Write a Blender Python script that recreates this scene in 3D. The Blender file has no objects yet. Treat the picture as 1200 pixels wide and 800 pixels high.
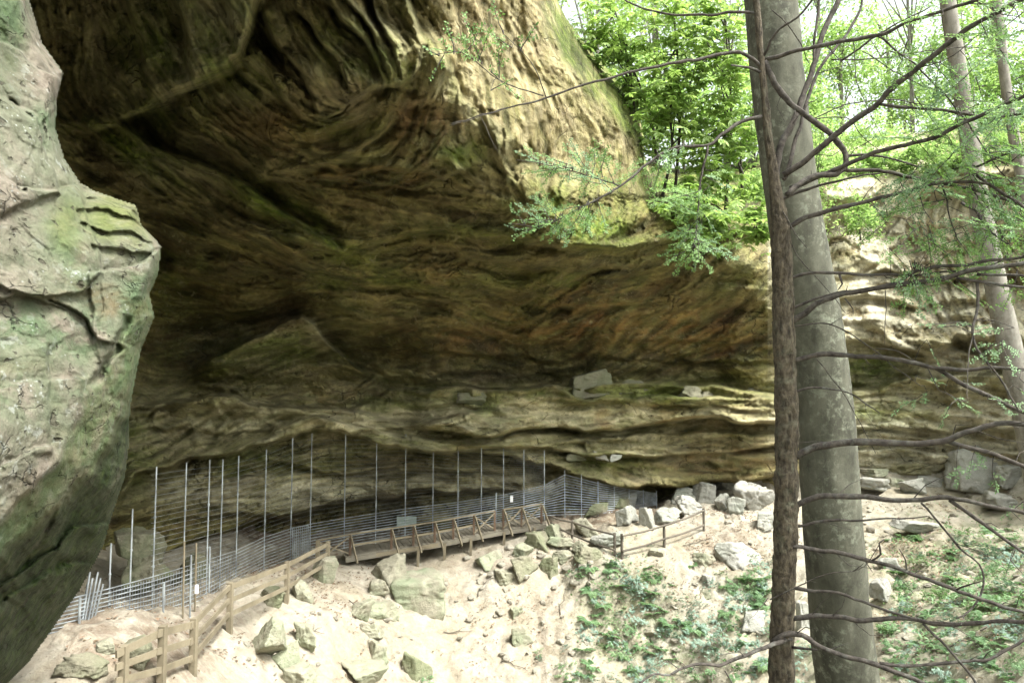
import bpy, bmesh, math, random
import numpy as np
from mathutils import Vector, Matrix, Quaternion
R = math.radians
SC = bpy.context.scene
COL = SC.collection
rng = np.random.default_rng(7)
random.seed(7)

# ---------------------------------------------------------------- camera, sky, sun, exposure
PITCH = R(3.6)
cam_d = bpy.data.cameras.new('camera'); cam = bpy.data.objects.new('camera', cam_d); COL.objects.link(cam)
cam_d.sensor_width = 36; cam_d.lens = 24; cam_d.clip_start = .1; cam_d.clip_end = 2000
cam.location = (0, 0, 0); cam.rotation_euler = (R(90) + PITCH, 0, 0)
SC.camera = cam
SUN_EL, SUN_AZ = R(57), R(124)           # azimuth clockwise from +Y (the way the camera looks)
w = bpy.data.worlds.new('World'); SC.world = w; w.use_nodes = True
nt = w.node_tree; bg = nt.nodes['Background']
sky = nt.nodes.new('ShaderNodeTexSky'); sky.sky_type = 'NISHITA'; sky.sun_disc = False
sky.sun_elevation = SUN_EL; sky.sun_rotation = SUN_AZ; sky.dust_density = 4; sky.ozone_density = .6; sky.air_density = 1.0
grey = nt.nodes.new('ShaderNodeRGBToBW'); mxw = nt.nodes.new('ShaderNodeMix'); mxw.data_type = 'RGBA'; mxw.inputs[0].default_value = .8   # milky bright overcast
tint = nt.nodes.new('ShaderNodeMix'); tint.data_type = 'RGBA'; tint.blend_type = 'MULTIPLY'; tint.inputs[0].default_value = 1; tint.inputs[7].default_value = (1.16, 1.2, 1.12, 1)
nt.links.new(sky.outputs[0], grey.inputs[0]); nt.links.new(grey.outputs[0], tint.inputs[6]); nt.links.new(sky.outputs[0], mxw.inputs[6]); nt.links.new(tint.outputs[2], mxw.inputs[7])
nt.links.new(mxw.outputs[2], bg.inputs[0]); bg.inputs[1].default_value = .15
sl = bpy.data.lights.new('sun', 'SUN'); so = bpy.data.objects.new('sun', sl); COL.objects.link(so)
sl.energy = 2.2; sl.angle = R(18); sl.color = (1, .98, .95)
sd = Vector((math.sin(SUN_AZ) * math.cos(SUN_EL), math.cos(SUN_AZ) * math.cos(SUN_EL), math.sin(SUN_EL)))
so.rotation_euler = sd.to_track_quat('Z', 'Y').to_euler()
SC.view_settings.view_transform = 'Standard'; SC.view_settings.look = 'None'
SC.view_settings.exposure = 2.0; SC.view_settings.gamma = 1; SC.view_settings.use_curve_mapping = False
SC.cycles.max_bounces = 8; SC.cycles.diffuse_bounces = 5; SC.cycles.transparent_max_bounces = 8
SC.cycles.use_denoising = True; SC.cycles.use_adaptive_sampling = True; SC.cycles.adaptive_threshold = .03

# ---------------------------------------------------------------- helpers: view geometry, noise
F = 800.0
CP, SP = math.cos(PITCH), math.sin(PITCH)
def at(px, py, d):                        # point seen at photo pixel (1200 x 800), d metres deep
    r, u = (px - 600) / F * d, (400 - py) / F * d
    return Vector((r, d * CP - u * SP, d * SP + u * CP))
def atv(px, py, d):
    r, u = (px - 600) / F * d, (400 - py) / F * d
    return np.stack([r, d * CP - u * SP, d * SP + u * CP], -1)
def _hash(i, j, k, s):
    h = (i * 374761393 + j * 668265263 + k * 2147483647 + s * 1274126177) & 0xffffffff
    h = ((h ^ (h >> 13)) * 1274126177) & 0xffffffff
    h = ((h ^ (h >> 16)) * 2246822519) & 0xffffffff
    return ((h ^ (h >> 15)) & 0xffff) / 32767.5 - 1
def vnoise(P, s=0):                       # value noise, -1..1
    P = np.asarray(P, float); I = np.floor(P).astype(np.int64); f = P - I
    f = f * f * f * (f * (f * 6 - 15) + 10)
    x, y, z = f[..., 0], f[..., 1], f[..., 2]; i, j, k = I[..., 0], I[..., 1], I[..., 2]
    o = 0
    for a in (0, 1):
        for b in (0, 1):
            for c in (0, 1):
                o = o + _hash(i + a, j + b, k + c, s) * (x if a else 1 - x) * (y if b else 1 - y) * (z if c else 1 - z)
    return o
def fbm(P, oct=4, s=0, gain=.5):
    o, a = 0, 1.
    P = np.asarray(P, float)
    for q in range(oct):
        o = o + a * vnoise(P + 17.3 * q, s + q); P = P * 2.03; a *= gain
    return o
def sstep(a, b, x):
    t = np.clip((x - a) / (b - a), 0, 1); return t * t * (3 - 2 * t)
def pline(px, py, pts):                   # |distance|, signed (left of direction < 0), fraction along
    pts = np.array(pts, float); best = np.full(px.shape, 1e9); sg = np.zeros(px.shape); fr = np.zeros(px.shape)
    seg = np.hypot(*(pts[1:] - pts[:-1]).T); tot = seg.sum(); acc = 0
    for (a, b, L) in zip(pts[:-1], pts[1:], seg):
        dx, dy = b - a
        t = np.clip(((px - a[0]) * dx + (py - a[1]) * dy) / (L * L), 0, 1)
        qx, qy = px - a[0] - t * dx, py - a[1] - t * dy
        dd = np.hypot(qx, qy); m = dd < best
        best[m] = dd[m]; sg[m] = np.sign(dx * qy - dy * qx)[m]; fr[m] = ((acc + t * L) / tot)[m]; acc += L
    return best, sg, fr
def inside(px, py, poly):
    r = np.zeros(px.shape, bool); n = len(poly)
    for i in range(n):
        (x0, y0), (x1, y1) = poly[i], poly[(i + 1) % n]
        if y0 == y1: continue
        c = (y0 > py) != (y1 > py)
        r ^= c & (px < (x1 - x0) * (py - y0) / (y1 - y0) + x0)
    return r
class RBF:
    def __init__(s, pts, vals, c):
        s.p = np.array(pts, float); s.c = c
        n = len(s.p); A = s.phi(s.p); M = np.zeros((n + 3, n + 3)); M[:n, :n] = A
        M[:n, n] = 1; M[:n, n + 1:] = s.p; M[n, :n] = 1; M[n + 1:, :n] = s.p.T
        M[:n, :n] += np.eye(n) * 1e-6
        s.w = np.linalg.solve(M, np.concatenate([np.array(vals, float), np.zeros(3)]))
    def phi(s, q):
        return np.sqrt(((q[:, None, :] - s.p[None]) ** 2).sum(-1) + s.c ** 2)
    def __call__(s, q):
        q = np.asarray(q, float); sh = q.shape[:-1]; q = q.reshape(-1, 2); o = np.empty(len(q))
        for i in range(0, len(q), 20000):
            b = q[i:i + 20000]; o[i:i + 20000] = s.phi(b) @ s.w[:len(s.p)] + s.w[len(s.p)] + b @ s.w[-2:]
        return o.reshape(sh)

# ---------------------------------------------------------------- helpers: objects
def tag(o, label=None, cat=None, group=None, kind=None):
    if label: o['label'] = label
    if cat: o['category'] = cat
    if group: o['group'] = group
    if kind: o['kind'] = kind
    return o
def empty(name, loc, rz=0):
    o = bpy.data.objects.new(name, None); COL.objects.link(o); o.location = loc; o.rotation_euler = (0, 0, rz)
    o.empty_display_size = .2
    return o
def mesh_obj(name, V, Fc, mat, parent=None, smooth=True, attrs=None):
    V = np.asarray(V, np.float32); me = bpy.data.meshes.new(name)
    if parent is not None: V = V - np.array(parent.location, np.float32)
    if isinstance(Fc, np.ndarray):
        n, k = Fc.shape
        me.vertices.add(len(V)); me.vertices.foreach_set('co', V.ravel())
        me.loops.add(n * k); me.loops.foreach_set('vertex_index', Fc.astype(np.int32).ravel())
        me.polygons.add(n); me.polygons.foreach_set('loop_start', np.arange(0, n * k, k, dtype=np.int32))
        me.polygons.foreach_set('loop_total', np.full(n, k, np.int32))
    else:
        me.from_pydata(V.tolist(), [], Fc)
    me.update(calc_edges=True)
    if smooth: me.polygons.foreach_set('use_smooth', np.ones(len(me.polygons), bool))
    for nm, a in (attrs or {}).items():
        c = me.attributes.new(nm, 'FLOAT_COLOR', 'POINT')
        a4 = np.ones((len(V), 4), np.float32); a4[:, :a.shape[1]] = a; c.data.foreach_set('color', a4.ravel())
    me.validate()
    o = bpy.data.objects.new(name, me); COL.objects.link(o)
    me.materials.append(mat)
    if parent is not None: o.parent = parent
    return o
class MB:                                  # collects shapes in world space, links them as ONE object
    def __init__(s): s.V = []; s.F = []
    def add(s, V, Fc):
        n = len(s.V); s.V += [tuple(v) for v in V]; s.F += [tuple(i + n for i in f) for f in Fc]
    def beam(s, a, b, w, h, up=(0, 0, 1), jit=0):
        a, b = Vector(a), Vector(b); d = (b - a).normalized(); u = Vector(up)
        sd_ = d.cross(u)
        if sd_.length < 1e-3: sd_ = d.cross(Vector((0, 1, 0)))
        sd_.normalize(); u = sd_.cross(d)
        V = []
        for p in (a, b):
            for (i, j) in ((-1, -1), (1, -1), (1, 1), (-1, 1)):
                V.append(p + sd_ * (i * w / 2) + u * (j * h / 2) + Vector((random.uniform(-jit, jit),) * 3))
        s.add(V, [(3, 2, 1, 0), (4, 5, 6, 7), (0, 1, 5, 4), (1, 2, 6, 5), (2, 3, 7, 6), (3, 0, 4, 7)])
    def tube(s, pts, rad, n=8, cap=True):
        pts = [Vector(p) for p in pts]; m = len(pts)
        if not hasattr(rad, '__len__'): rad = [rad] * m
        V = []; ref = None
        for i, p in enumerate(pts):
            t = (pts[min(i + 1, m - 1)] - pts[max(i - 1, 0)]).normalized()
            if ref is None:
                ref = t.cross(Vector((0, 0, 1))) if abs(t.z) < .9 else t.cross(Vector((1, 0, 0)))
            ref = (ref - t * ref.dot(t)).normalized(); b = t.cross(ref)
            for k in range(n):
                a = 2 * math.pi * k / n
                V.append(p + (ref * math.cos(a) + b * math.sin(a)) * rad[i])
        Fc = []
        for i in range(m - 1):
            for k in range(n):
                k2 = (k + 1) % n
                Fc.append((i * n + k, i * n + k2, (i + 1) * n + k2, (i + 1) * n + k))
        if cap: Fc += [tuple(range(n - 1, -1, -1)), tuple((m - 1) * n + k for k in range(n))]
        s.add(V, Fc)
    def build(s, name, mat, parent=None, smooth=False):
        return mesh_obj(name, s.V, s.F, mat, parent, smooth)
def spline(pts, step):                     # Catmull-Rom through points of any dimension
    P = np.array(pts, float); P = np.vstack([2 * P[0] - P[1], P, 2 * P[-1] - P[-2]]); out = []
    for i in range(1, len(P) - 2):
        n = max(1, int(np.linalg.norm(P[i + 1][:3] - P[i][:3]) / step))
        for q in range(n):
            t = q / n
            out.append(.5 * ((2 * P[i]) + (-P[i - 1] + P[i + 1]) * t + (2 * P[i - 1] - 5 * P[i] + 4 * P[i + 1] - P[i + 2]) * t * t
                             + (-P[i - 1] + 3 * P[i] - 3 * P[i + 1] + P[i + 2]) * t ** 3))
    out.append(P[-2]); return np.array(out)

# ---------------------------------------------------------------- helpers: node materials
class NT:
    def __init__(s, name):
        s.m = bpy.data.materials.new(name); s.m.use_nodes = True; s.t = s.m.node_tree
        s.bsdf = s.t.nodes['Principled BSDF']; s.out = s.t.nodes['Material Output']
        s.bsdf.inputs['Roughness'].default_value = .9; s.bsdf.inputs['Specular IOR Level'].default_value = .25
        s.co = s.t.nodes.new('ShaderNodeTexCoord').outputs['Object']
    def n(s, typ, **kw):
        x = s.t.nodes.new('ShaderNode' + typ)
        for k, v in kw.items():
            if k in ('inp',): continue
            setattr(x, k, v)
        for k, v in kw.get('inp', {}).items(): s.set(x.inputs[k], v)
        return x
    def set(s, sock, v):
        if isinstance(v, bpy.types.NodeSocket): s.t.links.new(v, sock)
        elif isinstance(v, tuple) and len(v) == 3 and sock.type == 'RGBA': sock.default_value = (*v, 1)
        else: sock.default_value = v
    def math(s, op, a, b=0., clamp=False):
        x = s.n('Math', operation=op, use_clamp=clamp); s.set(x.inputs[0], a); s.set(x.inputs[1], b); return x.outputs[0]
    def scale(s, v, sc):
        x = s.n('Mapping'); s.set(x.inputs[0], v); x.inputs['Scale'].default_value = sc; return x.outputs[0]
    def warp(s, v, scale, amt, detail=2):
        nz = s.noise(v, scale, detail, col=True)
        a = s.n('VectorMath', operation='SUBTRACT'); s.set(a.inputs[0], nz); a.inputs[1].default_value = (.5, .5, .5)
        b = s.n('VectorMath', operation='SCALE'); s.set(b.inputs[0], a.outputs[0]); b.inputs['Scale'].default_value = amt
        c = s.n('VectorMath', operation='ADD'); s.set(c.inputs[0], v); s.set(c.inputs[1], b.outputs[0]); return c.outputs[0]
    def noise(s, v, scale, detail=4, rough=.55, dist=0, col=False):
        x = s.n('TexNoise'); s.set(x.inputs['Vector'], v); x.inputs['Scale'].default_value = scale
        x.inputs['Detail'].default_value = detail; x.inputs['Roughness'].default_value = rough; x.inputs['Distortion'].default_value = dist
        return x.outputs['Color' if col else 'Fac']
    def voro(s, v, scale, feature='F1', out='Distance', rnd=1):
        x = s.n('TexVoronoi', feature=feature); s.set(x.inputs['Vector'], v); x.inputs['Scale'].default_value = scale
        x.inputs['Randomness'].default_value = rnd; return x.outputs[out]
    def ramp(s, f, stops, interp='LINEAR'):
        x = s.n('ValToRGB'); s.set(x.inputs[0], f); e = x.color_ramp; e.interpolation = interp
        while len(e.elements) < len(stops): e.elements.new(.5)
        for el, (p, c) in zip(e.elements, stops):
            el.position = p; el.color = (*c, 1) if isinstance(c, tuple) else (c, c, c, 1)
        return x.outputs[0]
    def mix(s, f, a, b, blend='MIX'):
        x = s.n('Mix', data_type='RGBA', blend_type=blend); s.set(x.inputs[0], f); s.set(x.inputs[6], a); s.set(x.inputs[7], b); return x.outputs[2]
    def attr(s, nm):
        x = s.n('Attribute', attribute_name=nm); y = s.n('SeparateColor'); s.t.links.new(x.outputs['Color'], y.inputs[0]); return y.outputs
    def bump(s, h, dist, strength=1., normal=None):
        x = s.n('Bump'); s.set(x.inputs['Height'], h); x.inputs['Distance'].default_value = dist; x.inputs['Strength'].default_value = strength
        if normal is not None: s.set(x.inputs['Normal'], normal)
        return x.outputs[0]
    def done(s, color, normal=None, rough=None):
        s.set(s.bsdf.inputs['Base Color'], color)
        if normal is not None: s.set(s.bsdf.inputs['Normal'], normal)
        if rough is not None: s.set(s.bsdf.inputs['Roughness'], rough)
        return s.m
# ---------------------------------------------------------------- materials
def rock_mat():
    t = NT('sandstone')
    m1, m2, m3 = t.attr('mask_a'), t.attr('mask_b'), t.attr('mask_c')     # moss, rust, pale / streak, stains with painted shade, right-cliff lightening / lamination: fine, medium, broad
    p = t.warp(t.co, .16, 5.0, 3)
    p = t.warp(p, .6, .9, 3)
    bands2 = t.noise(t.scale(p, (.35, .35, 3.2)), 2.2, 5, .6)
    fine, mid = t.noise(t.co, 7, 6, .7), t.noise(t.co, 1.1, 6, .65)
    broad = t.math('ADD', t.math('MULTIPLY', m3[2], .62), t.math('MULTIPLY', t.math('ADD', bands2, mid), .19))
    col = t.ramp(broad, [(.26, (.035, .030, .014)), (.38, (.095, .082, .036)), (.45, (.185, .168, .074)), (.50, (.095, .082, .036)), (.56, (.215, .192, .088)), (.63, (.118, .108, .044)), (.74, (.25, .23, .11))])
    col = t.mix(t.math('MULTIPLY', t.ramp(m3[1], [(.32, 1.), (.50, 0.)]), .34), col, (.032, .026, .014))
    col = t.mix(t.math('MULTIPLY', t.ramp(m3[1], [(.55, 0.), (.74, 1.)]), .3), col, (.25, .205, .105))
    rn = t.ramp(t.math('ADD', t.math('MULTIPLY', t.noise(p, .8, 6, .65), .6), t.math('MULTIPLY', m3[1], .4)), [(.40, 0.), (.54, 1.)])
    col = t.mix(t.math('MULTIPLY', m1[1], t.math('ADD', t.math('MULTIPLY', rn, .85), .15)), col, t.mix(m3[0], (.12, .05, .022), (.29, .125, .045)))
    st = t.math('ADD', t.math('MULTIPLY', t.noise(t.scale(t.warp(t.co, .5, .8), (2.6, 2.6, .22)), 1.5, 7, .66), .5), t.math('MULTIPLY', m3[1], .5))
    pale = t.ramp(st, [(.36, (.09, .07, .035)), (.43, (.26, .21, .12)), (.52, (.40, .34, .22)), (.64, (.31, .245, .145))])
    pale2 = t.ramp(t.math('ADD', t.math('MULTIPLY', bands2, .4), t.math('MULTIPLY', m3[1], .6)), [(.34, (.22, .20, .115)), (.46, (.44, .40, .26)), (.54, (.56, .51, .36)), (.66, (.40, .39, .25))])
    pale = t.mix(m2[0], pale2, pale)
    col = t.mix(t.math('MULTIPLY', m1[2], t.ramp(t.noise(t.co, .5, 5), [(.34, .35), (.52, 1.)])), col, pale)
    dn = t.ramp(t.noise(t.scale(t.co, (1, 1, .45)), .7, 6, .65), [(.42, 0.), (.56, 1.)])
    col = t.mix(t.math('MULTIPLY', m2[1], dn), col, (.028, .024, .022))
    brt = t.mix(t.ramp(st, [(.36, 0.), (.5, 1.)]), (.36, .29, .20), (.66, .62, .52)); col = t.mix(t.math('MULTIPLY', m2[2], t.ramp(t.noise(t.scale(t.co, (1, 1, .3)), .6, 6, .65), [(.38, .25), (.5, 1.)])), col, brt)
    mn = t.ramp(t.math('ADD', t.math('MULTIPLY', t.noise(t.scale(p, (.6, .6, 1.3)), .9, 7, .68), .65), t.math('MULTIPLY', m3[2], .35)), [(.40, 0.), (.56, 1.)])
    mossc = t.ramp(t.noise(t.co, 2.3, 5), [(.3, (.035, .062, .006)), (.55, (.095, .145, .014)), (.75, (.18, .23, .035))])
    col = t.mix(t.math('MULTIPLY', m1[0], t.math('ADD', t.math('MULTIPLY', mn, .7), .28)), col, mossc)
    col = t.mix(.5, col, t.ramp(m3[0], [(.25, (.30, .30, .30)), (.5, (1., 1., 1.)), (.75, (1.6, 1.6, 1.6))]), 'MULTIPLY')
    grit, chip = t.noise(t.co, 3.2, 8, .75), t.noise(t.scale(p, (1, 1, 1.6)), 2.2, 8, .72)
    col = t.mix(t.math('MULTIPLY', t.ramp(grit, [(.34, 1.), (.43, 0.)]), .6), col, (.020, .018, .010))
    col = t.mix(t.math('MULTIPLY', t.ramp(chip, [(.585, 0.), (.635, 1.)]), .5), col, (.26, .235, .14))
    cr = t.math('MULTIPLY', t.ramp(t.voro(t.scale(p, (.5, .5, 1.5)), .9, 'DISTANCE_TO_EDGE'), [(0., 1.), (.022, 0.)]), t.ramp(t.noise(t.co, .4, 3), [(.52, 0.), (.58, 1.)]))
    col = t.mix(t.math('MULTIPLY', cr, .7), col, (.015, .012, .008))
    col = t.mix(.7, col, t.mix(fine, (.3, .3, .3), (1.6, 1.6, 1.6)), 'MULTIPLY')
    col = t.mix(1., col, (1.36, 1.34, 1.24), 'MULTIPLY')
    h = t.math('ADD', t.math('MULTIPLY', grit, .9), t.math('MULTIPLY', cr, -.6))
    h = t.math('ADD', h, t.math('MULTIPLY', fine, .42)); h = t.math('ADD', h, t.math('MULTIPLY', chip, .5)); h0 = t.math('ADD', h, t.math('MULTIPLY', fine, .1))
    h = t.math('ADD', h, t.math('MULTIPLY', bands2, .5)); h = t.math('ADD', h, t.math('MULTIPLY', mid, .9)); h = t.math('ADD', h, t.math('MULTIPLY', t.math('MULTIPLY', st, m2[0]), 1.6))
    return t.done(col, t.bump(h, .36, .9), .85)
def boulder_mat():                         # the big boulder by the camera: pink-grey sandstone, lichen, algae
    t = NT('lichen_sandstone')
    m1, m2 = t.attr('mask_a'), t.attr('mask_b')     # moss, lichen, green tint / ochre, crack, -
    p = t.warp(t.co, .9, .6, 3)
    big, mid, fine = t.noise(t.co, .9, 6, .6), t.noise(p, 3, 7, .65), t.noise(t.co, 22, 6, .7)
    col = t.ramp(mid, [(.30, (.055, .046, .034)), (.42, (.125, .100, .080)), (.52, (.215, .180, .150)), (.62, (.16, .132, .108)), (.75, (.095, .082, .066))])
    col = t.mix(t.math('MULTIPLY', t.ramp(big, [(.42, 0.), (.58, 1.)]), .7), col, (.135, .145, .10))
    col = t.mix(t.math('MULTIPLY', m1[2], t.ramp(t.noise(p, 1.6, 7, .7), [(.40, 0.), (.55, 1.)])), col, t.mix(fine, (.040, .080, .030), (.12, .175, .095)))
    och = t.ramp(t.noise(t.scale(p, (1, 1, 3)), 1.6, 6), [(.45, 0.), (.6, 1.)])
    col = t.mix(t.math('MULTIPLY', m2[0], och), col, (.15, .095, .042))
    li = t.ramp(t.noise(p, 5.5, 5, .6), [(.585, 0.), (.63, 1.)])
    col = t.mix(t.math('MULTIPLY', m1[1], li), col, (.33, .345, .32))
    sp = t.ramp(t.voro(t.co, 16), [(.16, 1.), (.22, 0.)])
    spm = t.ramp(t.noise(t.co, 2.2, 3), [(.55, 0.), (.66, 1.)])
    col = t.mix(t.math('MULTIPLY', t.math('MULTIPLY', sp, spm), .8), col, (.33, .345, .33))
    mn = t.ramp(t.noise(p, 2.4, 7, .7), [(.34, 0.), (.58, 1.)])
    mossc = t.ramp(t.noise(t.co, 7, 5), [(.3, (.006, .012, .002)), (.52, (.018, .034, .004)), (.70, (.048, .068, .012))])
    col = t.mix(t.math('MULTIPLY', m1[0], t.math('ADD', t.math('MULTIPLY', mn, .4), .6)), col, mossc)
    yg = t.ramp(t.noise(t.scale(p, (1, 1, 3)), 2.6, 6, .7), [(.36, (.040, .055, .012)), (.5, (.10, .12, .034)), (.64, (.165, .17, .07))]); col = t.mix(t.math('MULTIPLY', m2[1], t.ramp(t.noise(p, 2., 5), [(.3, .3), (.5, 1.)])), col, yg)
    cr = t.voro(t.warp(t.scale(t.co, (1, 1, 1.5)), 2.2, .55, 4), 1.5, 'DISTANCE_TO_EDGE'); cre = t.ramp(cr, [(0., 1.), (.016, 0.)]); crm = t.ramp(t.noise(t.co, 1.3, 3), [(.54, 0.), (.62, 1.)]); cre = t.math('MULTIPLY', cre, crm)
    col = t.mix(t.math('MULTIPLY', cre, .5), col, (.03, .026, .02))
    pit = t.ramp(t.noise(p, 7, 3, .5), [(.30, 1.), (.36, 0.)])
    col = t.mix(t.math('MULTIPLY', pit, .75), col, (.05, .042, .03))
    col = t.mix(.6, col, t.mix(fine, (.35, .35, .35), (1.5, 1.5, 1.5)), 'MULTIPLY')
    h = t.math('ADD', t.math('MULTIPLY', fine, .28), mid); h = t.math('SUBTRACT', h, t.math('MULTIPLY', pit, .5)); h = t.math('SUBTRACT', h, t.math('MULTIPLY', cre, .7)); h = t.math('ADD', h, t.math('MULTIPLY', t.noise(p, 1.3, 3), .8))
    col = t.mix(1., col, (.78, .79, .76), 'MULTIPLY')
    return t.done(col, t.bump(h, .065, 1.), .9)
def loose_mat(name, a, b, g, green=.6):    # fallen blocks
    t = NT(name); rnd = t.n('ObjectInfo').outputs['Random']
    off = t.n('VectorMath', operation='ADD'); t.set(off.inputs[0], t.co)
    sc_ = t.n('VectorMath', operation='SCALE'); t.set(sc_.inputs[0], (7., 13., 5.)); t.set(sc_.inputs['Scale'], t.math('MULTIPLY', rnd, 9.)); t.set(off.inputs[1], sc_.outputs[0])
    c = off.outputs[0]
    mid, fine, big = t.noise(c, 2.6, 7, .65), t.noise(c, 16, 5, .7), t.noise(c, .9, 4)
    lay = t.noise(t.scale(t.warp(c, 1., .5), (.5, .5, 5)), 1.6, 5)
    col = t.mix(t.ramp(mid, [(.3, 0.), (.7, 1.)]), a, b)
    col = t.mix(t.math('MULTIPLY', t.ramp(lay, [(.36, 1.), (.46, 0.)]), .3), col, tuple(x * .6 for x in a))
    gm = t.math('MULTIPLY', t.ramp(big, [(.40, 0.), (.60, 1.)]), t.math('ADD', t.math('MULTIPLY', rnd, .7), .3))
    col = t.mix(t.math('MULTIPLY', gm, green), col, g)
    col = t.mix(.55, col, t.mix(fine, (.4, .4, .4), (1.4, 1.4, 1.4)), 'MULTIPLY')
    return t.done(col, t.bump(t.math('ADD', t.math('MULTIPLY', fine, .3), t.math('ADD', mid, t.math('MULTIPLY', lay, .35))), .11, .9), .9)
def ground_mat():
    t = NT('sandy_soil'); m = t.attr('mask_a')      # litter with painted shade, green, sand-stain
    p = t.warp(t.co, .7, .8, 3)
    big, mid, fine, grain = t.noise(t.co, .35, 5, .6), t.noise(p, 1.5, 7, .65), t.noise(t.co, 8, 6, .7), t.noise(t.co, 40, 3, .7)
    col = t.ramp(mid, [(.28, (.165, .14, .095)), (.42, (.275, .248, .19)), (.55, (.355, .328, .265)), (.66, (.305, .27, .21)), (.78, (.215, .185, .135))])
    col = t.mix(t.math('MULTIPLY', t.ramp(big, [(.45, 0.), (.6, 1.)]), .5), col, (.33, .285, .20))
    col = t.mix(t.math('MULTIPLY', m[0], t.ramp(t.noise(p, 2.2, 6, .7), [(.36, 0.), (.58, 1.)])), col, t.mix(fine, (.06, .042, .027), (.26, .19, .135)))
    col = t.mix(t.math('MULTIPLY', m[1], t.ramp(t.noise(p, 1.7, 6, .7), [(.40, 0.), (.60, 1.)])), col, t.mix(fine, (.035, .06, .02), (.13, .17, .07)))
    sp = t.ramp(t.noise(t.co, 13, 3, .6), [(.29, 1.), (.35, 0.)])
    col = t.mix(t.math('MULTIPLY', sp, .7), col, (.13, .095, .06))
    col = t.mix(.6, col, t.mix(fine, (.5, .5, .5), (1.4, 1.4, 1.4)), 'MULTIPLY')
    h = t.math('ADD', t.math('MULTIPLY', fine, .4), t.math('ADD', mid, t.math('MULTIPLY', grain, .12)))
    return t.done(col, t.bump(h, .16, .8), .95)
def bark_mat(name, dark, light, lichen, vs=(14, 14, 2.2), lich=.5, bd=.02, furrow=1.):
    t = NT(name); p = t.warp(t.co, 2., .12, 3)
    fur, fine, big = t.noise(t.scale(p, vs), 1., 6, .65), t.noise(t.co, 60, 4, .7), t.noise(t.scale(t.co, (1, 1, .5)), 2.4, 5, .6)
    col = t.mix(t.ramp(fur, [(.5 - .16, 0.), (.5 + .13, 1.)]), dark, light)
    li = t.ramp(t.noise(p, 11, 6, .7), [(.50, 0.), (.66, 1.)])
    col = t.mix(t.math('MULTIPLY', t.math('MULTIPLY', li, t.ramp(big, [(.4, 0.), (.6, 1.)])), lich), col, lichen)
    col = t.mix(.5, col, t.mix(fine, (.5, .5, .5), (1.4, 1.4, 1.4)), 'MULTIPLY')
    return t.done(col, t.bump(t.math('ADD', t.math('MULTIPLY', fur, furrow), t.math('MULTIPLY', fine, .25)), bd, .9), .92)
def wood_mat(name, a, b):
    t = NT(name); g, bl = t.noise(t.scale(t.warp(t.co, 1.5, .1), (6, 6, 6)), 2.5, 6, .7), t.noise(t.co, 1.1, 4)
    col = t.mix(g, a, b); col = t.mix(t.math('MULTIPLY', t.ramp(bl, [(.45, 0.), (.62, 1.)]), .5), col, tuple(.6 * x for x in a))
    return t.done(col, t.bump(g, .01, .6), .85)
def leaf_mat(name, a, b, transl=.45, rough=.5):
    t = NT(name)
    col = t.mix(t.ramp(t.noise(t.co, 1.1, 5, .7), [(.33, 0.), (.67, 1.)]), a, b)
    g = t.n('NewGeometry').outputs['Random Per Island']
    col = t.mix(.75, col, t.mix(g, (.55, .6, .5), (1.45, 1.35, 1.4)), 'MULTIPLY')
    t.done(col, None, rough); t.bsdf.inputs['Specular IOR Level'].default_value = .35
    tr = t.n('BsdfTranslucent'); t.set(tr.inputs[0], t.mix(.5, col, (1.15, 1.25, .5), 'MULTIPLY'))
    mx = t.n('MixShader'); mx.inputs[0].default_value = transl
    t.t.links.new(t.bsdf.outputs[0], mx.inputs[1]); t.t.links.new(tr.outputs[0], mx.inputs[2]); t.t.links.new(mx.outputs[0], t.out.inputs[0])
    return t.m
def metal_mat():
    t = NT('galvanised_steel'); t.bsdf.inputs['Metallic'].default_value = .5
    return t.done(t.mix(t.ramp(t.noise(t.co, 2.2, 5), [(.4, 0.), (.6, 1.)]), (.26, .28, .29), (.46, .50, .52)), None, .5)
def plain_mat(name, c, rough=.8):
    t = NT(name); return t.done(t.mix(t.noise(t.co, 6, 4), tuple(x * .85 for x in c), c), None, rough)
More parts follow.
